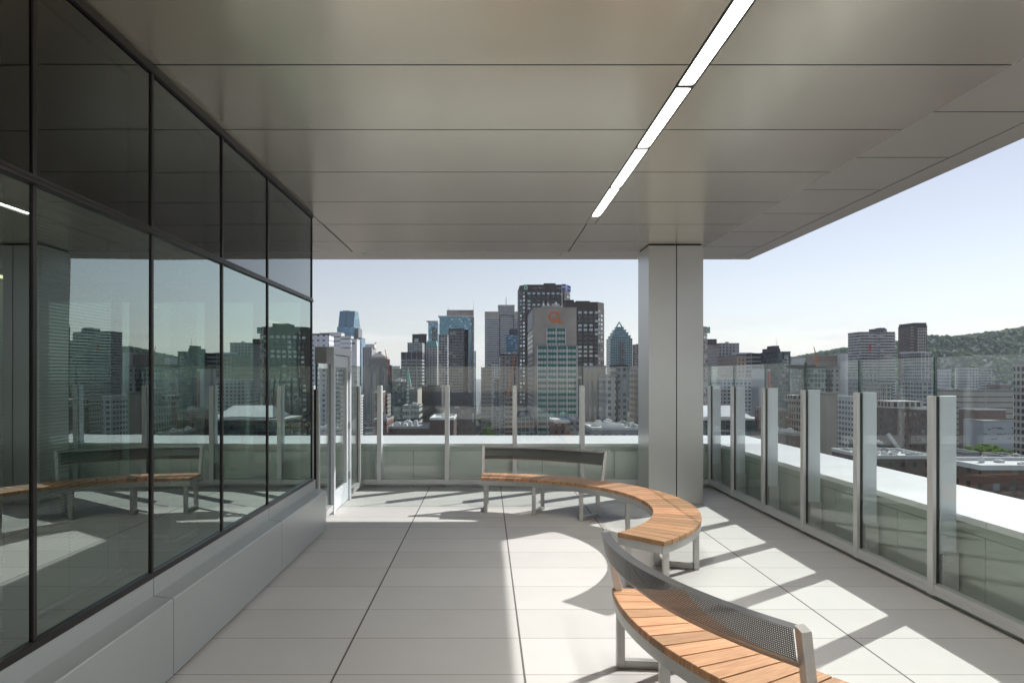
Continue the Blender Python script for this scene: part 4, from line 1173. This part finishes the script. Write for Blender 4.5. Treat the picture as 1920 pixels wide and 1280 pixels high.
# ---- right of the column
bld('concrete_building', 'grey concrete office block just right of the column', 1326, 1386, 645, 720, 40, 'grey_small', 'roof_grey', 'building', pent=((1328, 1344, 635.5, 6, 'brown_plain'),), units=2)
bld('office_building', 'tan stepped slab low right of the grey concrete block', 1345, 1400, 669, 600, 50, 'mix_tan', 'roof_grey', 'building')
bld('office_building', 'dark long slab left of the black office block', 1380, 1428, 664, 680, 40, 'bands_dark', 'roof_dark', 'building', pent=((1382, 1412, 661, 8, 'white_wall'),))
t = bld('office_building', 'black office block with stacked penthouses and mast', 1427, 1482, 661, 640, 40, 'teal_block', 'roof_dark', 'building', pent=((1442, 1463, 653.5, 5, 'roof_dark'), (1451, 1461, 648, 9, 'roof_dark')))
mast(t, 1456.5, 648, 634, 640, .25)
MB().box(BX(1454), BX(1475), 639.6, 639.95, Z_(700, 640), Z_(666, 640)).build('pale_panel', FA['resid'], t)
bld('office_building', 'pale low slab at the foot of the hill', 1484, 1510, 671, 1100, 30, 'mix_white', 'roof_grey', 'building')
bld('office_building', 'brown slab with orange crane at the foot of the hill', 1512, 1570, 667, 900, 30, 'mix_tan', 'roof_grey', 'building')
bld('concrete_building', 'white windowless slab left of the balcony slab tower', 1563, 1590, 664, 880, 30, 'white_wall', 'roof_white', 'building')
t = bld('apartment_tower', 'wide grey balcony slab tower before the wooded hill', 1590, 1678, 624, 700, 22, 'balc', 'roof_grey', pent=((1638, 1663, 616.5, 3, 'resid_dark'), (1650, 1660, 614.5, 5, 'roof_dark')))
for j in range(24):
    z = Z_(624, 700) - 2.2 - j * 2.9
    MB().box(BX(1589), BX(1626), 698.3, 699.95, z, z + .9).build('balcony', M['white_wall'], t)
    MB().box(BX(1640), BX(1679), 698.3, 699.95, z, z + .9).build('balcony', M['white_wall'], t)
MB().box(BX(1612), BX(1616), 698, 698.29, Z_(659, 700), Z_(647, 700)).build('red_banner', M['red_sign'], t)
t = bld('apartment_tower', 'dark brown residential tower with black cap before the wooded hill', 1684, 1738, 612, 760, 30, 'brown_plain', 'roof_dark', pent=())
MB().box(BX(1685), BX(1737), 760.3, 789, Z_(612, 760) + 1.1, Z_(605, 760)).build('black_cap', M['roof_dark'], t)
for s_, (a, c) in enumerate(((1681, 1684), (1738, 1743))):
    for j in range(26):
        z = Z_(612, 760) - 1 - j * 3.3
        MB().box(BX(a) + .02, BX(c) - .02, 760.5, 766, z, z + .8).build('balcony', M['conc'], t)
MB().box(BX(1695), BX(1733), 759.5, 759.95, Z_(660, 760), Z_(615, 760)).build('window_bay', FA['conc_wins'], t)
bld('apartment_building', 'grey mid-rise with rounded white roof edge under the dark brown tower', 1690, 1746, 662, 640, 30, 'resid', 'roof_white', 'building', pent=((1700, 1740, 659.5, 4, 'white_wall'),))
bld('glass_building', 'greenish glass office block with concrete flank beyond right railing', 1481, 1549, 690, 480, 34, 'greenglass', 'roof_dark', 'building', pent=((1490, 1530, 684, 8, 'roof_dark'),))
bld('concrete_building', 'concrete flats right of the greenish glass office block', 1549, 1586, 690, 480, 30, 'grey_small', 'roof_grey', 'building')
bld('concrete_building', 'blank concrete wall block behind the fourth right railing post', 1537, 1582, 741, 300, 30, 'conc', 'roof_grey', 'building')
bld('concrete_building', 'concrete building with a square window grid in front of blank wall', 1477, 1537, 755, 310, 24, 'conc_wins', 'roof_grey', 'building', pent=((1487, 1506, 741, 4, 'conc_wins'),))
bld('apartment_building', 'grid-fronted grey block below the balcony slab tower', 1590, 1644, 702, 520, 30, 'mix_grey', 'roof_grey', 'building')
bld('apartment_building', 'cream grid block right under the balcony slab tower', 1645, 1688, 722, 470, 26, 'conc_wins', 'roof_grey', 'building')
bld('apartment_building', 'grey flats between the last two right railing posts', 1688, 1752, 716, 500, 26, 'resid', 'roof_grey', 'building')
bld('commercial_building', 'pale warehouse with a white roof left of the dark brick flats', 1582, 1640, 747, 390, 40, 'mix_white', 'roof_white', 'building', units=2)
bld('brick_building', 'big dark brick flats with small square windows', 1640, 1752, 768, 300, 34, 'brickdf', 'roof_white', 'building', pent=((1672, 1730, 752, 6, 'conc_wins'),), units=4, us=2.5)
bld('apartment_building', 'white flats at the foot of the wooded hill', 1790, 1834, 691, 760, 20, 'mix_white', 'roof_white', 'building')
bld('apartment_building', 'pale grey flats left of the white flats', 1770, 1790, 692, 780, 20, 'white_dots', 'roof_grey', 'building')
bld('apartment_building', 'grey flats with balconies near the right picture edge', 1846, 1870, 691, 800, 20, 'resid', 'roof_grey', 'building')
bld('brick_building', 'brown brick rows below the wooded hill', 1850, 1894, 722, 720, 20, 'brickf', 'roof_grey', 'building', units=2)
bld('office_building', 'long beige banded office block behind the nearest railing post', 1752, 1900, 733, 640, 40, 'beige_bands', 'roof_grey', 'building', units=4)
bld('brick_building', 'red brick slab below the long beige banded block', 1798, 1886, 769, 600, 20, 'brick', 'roof_white', 'building')
t = bld('office_building', 'grey metal-panelled block with scattered dark slots', 1806, 1902, 791, 560, 24, 'white_wall' if False else 'units_wall' if 'units_wall' in M else 'conc', 'roof_grey', 'building')
M['panel_grey'] = mat('pale grey metal panels', (.42, .43, .46), .6, .1, noise=.08, nscale=.4)
for c_ in t.children:
    if c_.name.startswith('wall'): c_.data.materials[0] = M['panel_grey']
for (px, py, w) in ((1818, 804, 12), (1850, 803, 18), (1832, 801, 30), (1892, 801, 8), (1806, 813, 9), (1846, 813, 17), (1868, 812, 7), (1880, 812, 6), (1892, 812, 10), (1830, 822, 18), (1880, 821, 10)):
    MB().box(BX(px), BX(px + w), 559.8, 560.05, Z_(py + 1.2, 560), Z_(py, 560)).build('slot_window', M['dark'], t)
bld('apartment_tower', 'concrete window-grid tower cut by the right picture edge', 1901, 2060, 681, 290, 26, 'conc_wins', 'roof_grey')
# roofs close by on the right
t = bld('brick_building', 'near dark brick building with broad white roof, lower right', 1755, 2090, 881, 150, 15, 'brickdf', 'roof_white', 'building', units=3, us=1.6, ledge=.6)
t = bld('commercial_building', 'flat pale roof crowded with vents behind the near brick building', 1560, 1760, 860, 215, 22, 'brickdf', 'roof_white', 'building', units=26, us=1.5)
t = bld('commercial_building', 'white stepped roof house near the right trees', 1795, 1850, 853, 230, 20, 'white_wall', 'roof_grey', 'building', units=2, us=1.5)
t = bld('commercial_building', 'flat roof with row of dormer boxes near the right edge', 1842, 1960, 866, 215, 18, 'mix_white', 'roof_grey', 'building', units=5, us=1.6)
t = bld('commercial_building', 'low dark block with sloping white stack below the dark brick flats', 1592, 1672, 839, 262, 24, 'roof_dark', 'roof_dark', 'building', units=2)
MB().bar((X_(1697, 258), 262, Z_(843, 258)), (X_(1677, 258), 262, Z_(815, 258)), 1.1).build('sloping_stack', M['units'], t)
# pavilion with glazed roof, right of the column
D = 360
t = thing('hall_building', 'long low hall with a white-framed glazed roof right of column', 'building', (X_(1370, D), D, GZ))
MB().box(X_(1280, D), X_(1432, D), D, D + 34, GZ, Z_(788, D)).build('wall', FA['teal_block'], t)
MB().box(X_(1278, D), X_(1434, D), D - 1, D + 35, Z_(788, D) + .01, Z_(784.5, D)).build('roof', M['roof_white'], t)
FA['skylight'] = facade('glazed roof grid', (.80, .81, .82), (.30, .42, .55), 2.4, 2.4, .86, .86, gmetal=.4, grough=.2, vary=.15, lit=0)
mb = MB()
x0, x1 = X_(1300, D), X_(1414, D)
mb.quad([(x0, D + 3, Z_(782, D)), (x1, D + 3, Z_(782, D)), (x1 - 5, D + 18, Z_(782, D) + 5.5), (x0 + 5, D + 18, Z_(782, D) + 5.5)], 0, [(0, 0), (x1 - x0, 0), (x1 - x0 - 5, 16), (5, 16)])
mb.quad([(x0, D + 33, Z_(782, D)), (x0 + 5, D + 18, Z_(782, D) + 5.5), (x1 - 5, D + 18, Z_(782, D) + 5.5), (x1, D + 33, Z_(782, D))])
mb.quad([(x1, D + 3, Z_(782, D)), (x1, D + 33, Z_(782, D)), (x1 - 5, D + 18, Z_(782, D) + 5.5)]); mb.quad([(x0, D + 3, Z_(782, D)), (x0 + 5, D + 18, Z_(782, D) + 5.5), (x0, D + 33, Z_(782, D))])
sk = mb.build('skylight', FA['skylight'], t)
t = bld('concrete_building', 'white tall slab with a red side stripe right of the column', 1424, 1452, 694, 520, 24, 'white_wall', 'roof_white', 'building')
MB().box(BX(1440), BX(1450), 519.7, 519.98, GZ, Z_(696, 520)).build('red_stripe', M['red_sign'], t)
bld('office_building', 'pale grid office row behind the long glazed hall', 1332, 1424, 712, 560, 30, 'mix_white', 'roof_white', 'building')
bld('brick_building', 'rust-coloured low block beside the long glazed hall', 1452, 1477, 771, 330, 26, 'brickf', 'roof_grey', 'building', units=2)
bld('commercial_building', 'low green-roofed block under the concrete window grid building', 1440, 1512, 817, 250, 22, 'brickdf', 'roof_grey', 'building', units=3, us=2)

# cranes
def crane(label, foot, tip, D, ma, mastpx=None, w=1.6):
    t = thing('tower_crane', label, 'crane', (X_(foot[0], D), D, GZ), 'construction cranes over the city')
    a = Vector((X_(foot[0], D), D, Z_(foot[1], D))); b = Vector((X_(tip[0], D), D, Z_(tip[1], D)))
    mb = MB(); n = 16
    off = [Vector((w / 2, w / 2, 0)), Vector((-w / 2, w / 2, 0)), Vector((0, -w / 2, w * .3))]
    for o_ in off: mb.bar(a + o_, b + o_ * .3, .3)
    for k in range(n):
        s0, s1 = k / n, (k + 1) / n
        for i in range(3):
            mb.bar(a.lerp(b, s0) + off[i] * (1 - .7 * s0), a.lerp(b, s1) + off[(i + 1) % 3] * (1 - .7 * s1), .16)
    mb.build('jib', ma, t)
    m2 = MB()
    for dx in (-w / 2, w / 2):
        for dy in (-w / 2, w / 2): m2.bar((a.x + dx, D + dy, GZ), (a.x + dx, D + dy, a.z), .3)
    z = GZ
    while z < a.z - 3:
        m2.bar((a.x - w / 2, D - w / 2, z), (a.x + w / 2, D - w / 2, z + 3), .15); z += 3
    m2.build('mast', ma, t)
    MB().box(a.x - w, a.x + w * .6, D - w, D + w, a.z - 2.4, a.z).build('cab', ma, t)
crane('orange crane with steep jib before the grey concrete block', (953, 737), (966, 663), 520, M['crane_or'])
crane('orange crane with short leaning jib far right of the black block', (1531, 668), (1526, 650), 820, M['crane_or'], w=1.4)
crane('thin red crane with long jib before the old stepped tower', (735, 729), (722, 655), 700, M['crane_red'], w=.9)

# ---- filler blocks so that no bare ground lies between the towers
kinds = [('mix_grey', 'roof_grey', 'grey flat-roofed block among the mid-distance city roofs'),
         ('brickf', 'roof_white', 'red brick flat-roofed block among the mid-distance city roofs'),
         ('mix_white', 'roof_white', 'pale flat-roofed block among the mid-distance city roofs'),
         ('mix_tan', 'roof_grey', 'tan flat-roofed block among the mid-distance city roofs'),
         ('resid_dark', 'roof_dark', 'dark flat-roofed block among the mid-distance city roofs')]
rf = random.Random(3)
def filler(px, D, w, h, dep):
    k = rf.randrange(len(kinds)); fm, rm, lab = kinds[k]
    x = X_(px, D)
    if D > 250 and -24 - w / 2 < x < 12 + w / 2: return
    if 560 < D < 1000 and -20 < x < 62: return
    if D < 760 and 1770 < px < 1930: return
    ycap = 742 if px > 1745 else 716
    h = min(h, Z_(ycap, D) - GZ - 4)
    if h < 6: return
    mb = MB().box(x - w / 2, x + w / 2, D, D + dep, GZ, GZ + h)
    mb.box(x - w / 2 - .1, x + w / 2 + .1, D - .1, D + dep + .1, GZ + h + .002, GZ + h + .9, 1)
    for i in range(3):
        a, c = x + rf.uniform(-.35, .35) * w, D + rf.uniform(.2, .7) * dep
        s = rf.uniform(1.2, 3)
        mb.box(a - s, a + s, c, c + s, GZ + h + .901, GZ + h + .9 + rf.uniform(1, 3.5), 2)
    o = mb.build('city_block', [FA[fm], M[rm], M['units']])
    tag(o, lab, 'building', lab.split(' block')[0] + ' filler blocks')
for D in (250, 300, 370, 450, 540, 660, 780, 900, 1040, 1250, 1500, 1800, 2200, 2700):
    px = 440
    while px < 2250:
        wm = rf.uniform(18, 40) * (1 if D < 900 else 1.6)
        hmax = 72 - D * .004
        h = rf.uniform(.12, .55) * hmax if D < 700 else rf.uniform(.25, .88) * hmax
        if px > 1880: h *= .8
        if rf.random() < .72: filler(px, D + rf.uniform(-20, 20), wm, h, rf.uniform(16, 34))
        px += wm * F / D * rf.uniform(1.05, 1.7) + 3

# ---- trees
def leafmat(name, c0, c1):
    m, nt, b = newmat(name)
    g = nt.nodes.new('ShaderNodeNewGeometry')
    cr = nt.nodes.new('ShaderNodeValToRGB')
    cr.color_ramp.elements[0].color = (*c0, 1); cr.color_ramp.elements[1].color = (*c1, 1)
    nt.links.new(g.outputs['Random Per Island'], cr.inputs[0]); nt.links.new(cr.outputs[0], b.inputs['Base Color'])
    b.inputs['Roughness'].default_value = .7
    b.inputs['Specular IOR Level'].default_value = 0.1
    tr = nt.nodes.new('ShaderNodeBsdfTranslucent'); nt.links.new(cr.outputs[0], tr.inputs['Color'])
    mx = nt.nodes.new('ShaderNodeMixShader'); mx.inputs[0].default_value = .45
    nt.links.new(b.outputs[0], mx.inputs[1]); nt.links.new(tr.outputs[0], mx.inputs[2])
    nt.links.new(mx.outputs[0], nt.nodes['Material Output'].inputs['Surface'])
    return m
M['leaf'] = leafmat('street tree leaves', (.06, .14, .02), (.20, .30, .05))
M['forest'] = leafmat('forest crown leaves', (.03, .10, .012), (.10, .20, .03))

def tree(label, x, y, h, r, group='street trees among the city blocks', z0=GZ, n=420):
    t = thing('street_tree', label, 'tree', (x, y, z0), group)
    tr = MB().tube((x, y, z0), (x, y, z0 + h * .45), (.35, .22), 7)
    for k in range(5):
        a = k * 1.26 + random.random(); tr.tube((x, y, z0 + h * (.3 + .03 * k)), (x + r * .6 * cos(a), y + r * .6 * sin(a), z0 + h * (.6 + .05 * k)), (.16, .05), 5)
    tr.build('trunk', M['bark'], t)
    cw = MB()
    lobes = [(random.uniform(-.5, .5) * r, random.uniform(-.5, .5) * r, h * random.uniform(.5, .85), r * random.uniform(.35, .62)) for _ in range(8)]
    for i in range(n):
        lx, ly, lz, lr = random.choice(lobes)
        v = Vector((random.gauss(0, 1), random.gauss(0, 1), random.gauss(0, 1))).normalized() * lr * random.uniform(.5, 1.05)
        c = Vector((x + lx + v.x, y + ly + v.y, z0 + lz + v.z * .8))
        a = Vector((random.gauss(0, 1), random.gauss(0, 1), random.gauss(0, 1))).normalized() * r * .13
        b2 = a.cross(Vector((random.gauss(0, 1), random.gauss(0, 1), random.gauss(0, 1)))).normalized() * r * .11
        cw.quad([c - a, c + b2, c + a, c - b2])
    cw.build('crown', M['leaf'], t)
rt = random.Random(11)
for k, (px, py) in enumerate(((906, 806), (910, 799), (915, 792), (921, 803), (926, 811), (932, 800), (938, 807), (945, 798), (952, 809), (958, 803), (904, 789), (912, 784), (899, 781), (919, 810), (962, 812), (948, 790), (929, 794))):
    D = 1280 * 60.75 / (py - 704)
    tree('green street tree on the plaza beyond the street canyon', X_(px, D), D, 11 + (k % 3), 5.6)
for k, (px, D) in enumerate(((1816, 500), (1826, 515), (1837, 505), (1848, 520), (1869, 498), (1882, 490), (1895, 505), (1858, 530))):
    tree('bright green tree by the grey metal-panelled block', X_(px, D), D, 19 + rt.uniform(-2, 4), 6.5, 'trees by the grey panelled block', n=520)

# cars on the street
cars = [mat('car white', (.7, .7, .7), .3), mat('car dark', (.03, .03, .035), .25), mat('car red', (.35, .03, .03), .3), mat('car silver', (.4, .41, .43), .3, .5)]
def car_proto(m_):
    mb = MB()
    mb.loft([(-.9, -2.2), (.9, -2.2), (.9, 2.2), (-.9, 2.2)], .35, [(-.88, -2.15), (.88, -2.15), (.88, 2.15), (-.88, 2.15)], .85)
    mb.loft([(-.82, -1.5), (.82, -1.5), (.82, 1.1), (-.82, 1.1)], .851, [(-.66, -1.0), (.66, -1.0), (.66, .6), (-.66, .6)], 1.42, 1, 0)
    for sx in (-.82, .82):
        for sy in (-1.35, 1.35): mb.tube((sx - .1, sy, .33), (sx + .1, sy, .33), .33, 10, 2)
    return mb.build('car', [m_, M['dglass'], M['gasket']])
protos = [car_proto(c) for c in cars]; first = [True] * 4
for k in range(40):
    i = rt.randrange(4); c = protos[i]
    if not first[i]: c = c.copy(); C.objects.link(c)
    first[i] = False
    lane = rt.choice((-14, -10.5, -5, -1.5))
    c.location = (lane, 780 + k * 27 + rt.uniform(-8, 8), GZ + .02)
    if lane > -8: c.rotation_euler = (0, 0, pi)
    nm_ = ('white', 'dark', 'red', 'silver')[i]
    tag(c, nm_ + ' car driving in the street canyon', 'car', nm_ + ' cars in the street canyon')
for i in range(4):
    if first[i]: bpy.data.objects.remove(protos[i])

# ---- wooded hill
D = 2400
prof = [(1380, 692), (1440, 680), (1490, 668), (1540, 660), (1590, 652), (1650, 645), (1700, 639), (1745, 634), (1775, 633), (1800, 630), (1830, 626), (1860, 621), (1890, 618), (1920, 614), (2000, 604), (2120, 598), (2260, 606), (2420, 630), (2560, 668), (2640, 690)]
def crest(px):
    for (a, ya), (b, yb) in zip(prof[:-1], prof[1:]):
        if a <= px <= b: return ya + (yb - ya) * (px - a) / (b - a)
    return 694
hm_ = MB(); NX, NY = 90, 14
def hill(px, v):
    """v 0 = foot towards the city, 1 = crest, 1.6 = behind"""
    d = D - 1000 + 1000 * v
    zc = Z_(crest(px), D) - 8
    hgt = (zc - GZ) * (sin(min(v, 1) * pi / 2) ** 1.15 if v <= 1 else cos((v - 1) * 1.2))
    n = 9 * sin(px * .05 + v * 5) * min(1, v * 2) * (1 if v < .95 else .2) + 6 * sin(px * .021 + v * 11)  * (1 if v < .95 else .2)
    return (X_(px, D), d, GZ + max(0, hgt + n))
cols_ = [1370 + (2660 - 1370) * i / NX for i in range(NX + 1)]
vs_ = [1.7 * j / NY for j in range(NY + 1)]
for i in range(NX):
    for j in range(NY):
        hm_.quad([hill(cols_[i], vs_[j]), hill(cols_[i + 1], vs_[j]), hill(cols_[i + 1], vs_[j + 1]), hill(cols_[i], vs_[j + 1])])
M['hill'] = mat('hill soil and undergrowth', (.03, .045, .02), .95, noise=.3, nscale=.02)
structure(hm_.build('hill', M['hill'], smooth=True))
# crowns: bumpy clumps of leaf faces, one forest
import bmesh
bm = bmesh.new(); bmesh.ops.create_icosphere(bm, subdivisions=2, radius=1.0)
sv = np.array([v.co[:] for v in bm.verts]); sf = np.array([[v.index for v in f.verts] for f in bm.faces]); bm.free()
rg = np.random.default_rng(5)
NT = 9000
VV = []; FF = []; base = 0
for k in range(NT):
    px = rg.uniform(1400, 2250); v = rg.uniform(.12, 1.05)
    if rg.random() < .25: v = rg.uniform(.9, 1.04)
    x, y, z = hill(px, v)
    if z < GZ + 6: continue
    r = rg.uniform(4, 8) * (1.0 if v > .5 else .9)
    jit = 1 + rg.uniform(-.30, .30, (len(sv), 1))
    VV.append(sv * jit * np.array([r, r, r * rg.uniform(.7, 1.1)]) + np.array([x, y, z + r * .35]))
    FF.append(sf + base); base += len(sv)
VV = np.concatenate(VV); FF = np.concatenate(FF)
me = bpy.data.meshes.new('forest')
me.vertices.add(len(VV)); me.vertices.foreach_set('co', VV.ravel())
me.loops.add(FF.size); me.loops.foreach_set('vertex_index', FF.ravel())
me.polygons.add(len(FF)); me.polygons.foreach_set('loop_start', np.arange(0, FF.size, 3)); me.polygons.foreach_set('loop_total', np.full(len(FF), 3))
me.update(); me.materials.append(M['forest'])
fo = bpy.data.objects.new('forest', me); C.objects.link(fo)
tag(fo, 'dense green woodland covering the hill on the right', 'forest', kind='stuff')

# ---- the air itself
hz = MB().box(-9200, 9200, -3200, 14200, GZ - 6.5, 260).build('haze', M['dark'])
hm2 = bpy.data.materials.new('haze air'); hm2.use_nodes = True
hn = hm2.node_tree; hn.nodes.clear()
ho = hn.nodes.new('ShaderNodeOutputMaterial'); pv = hn.nodes.new('ShaderNodeVolumePrincipled')
pv.inputs['Color'].default_value = (.82, .91, 1.0, 1); pv.inputs['Density'].default_value = 0.00006
hn.links.new(pv.outputs[0], ho.inputs['Volume'])
hz.data.materials[0] = hm2
tag(hz, 'pale summer haze in the air over the city', 'haze', kind='stuff')
cy.volume_bounces = 1
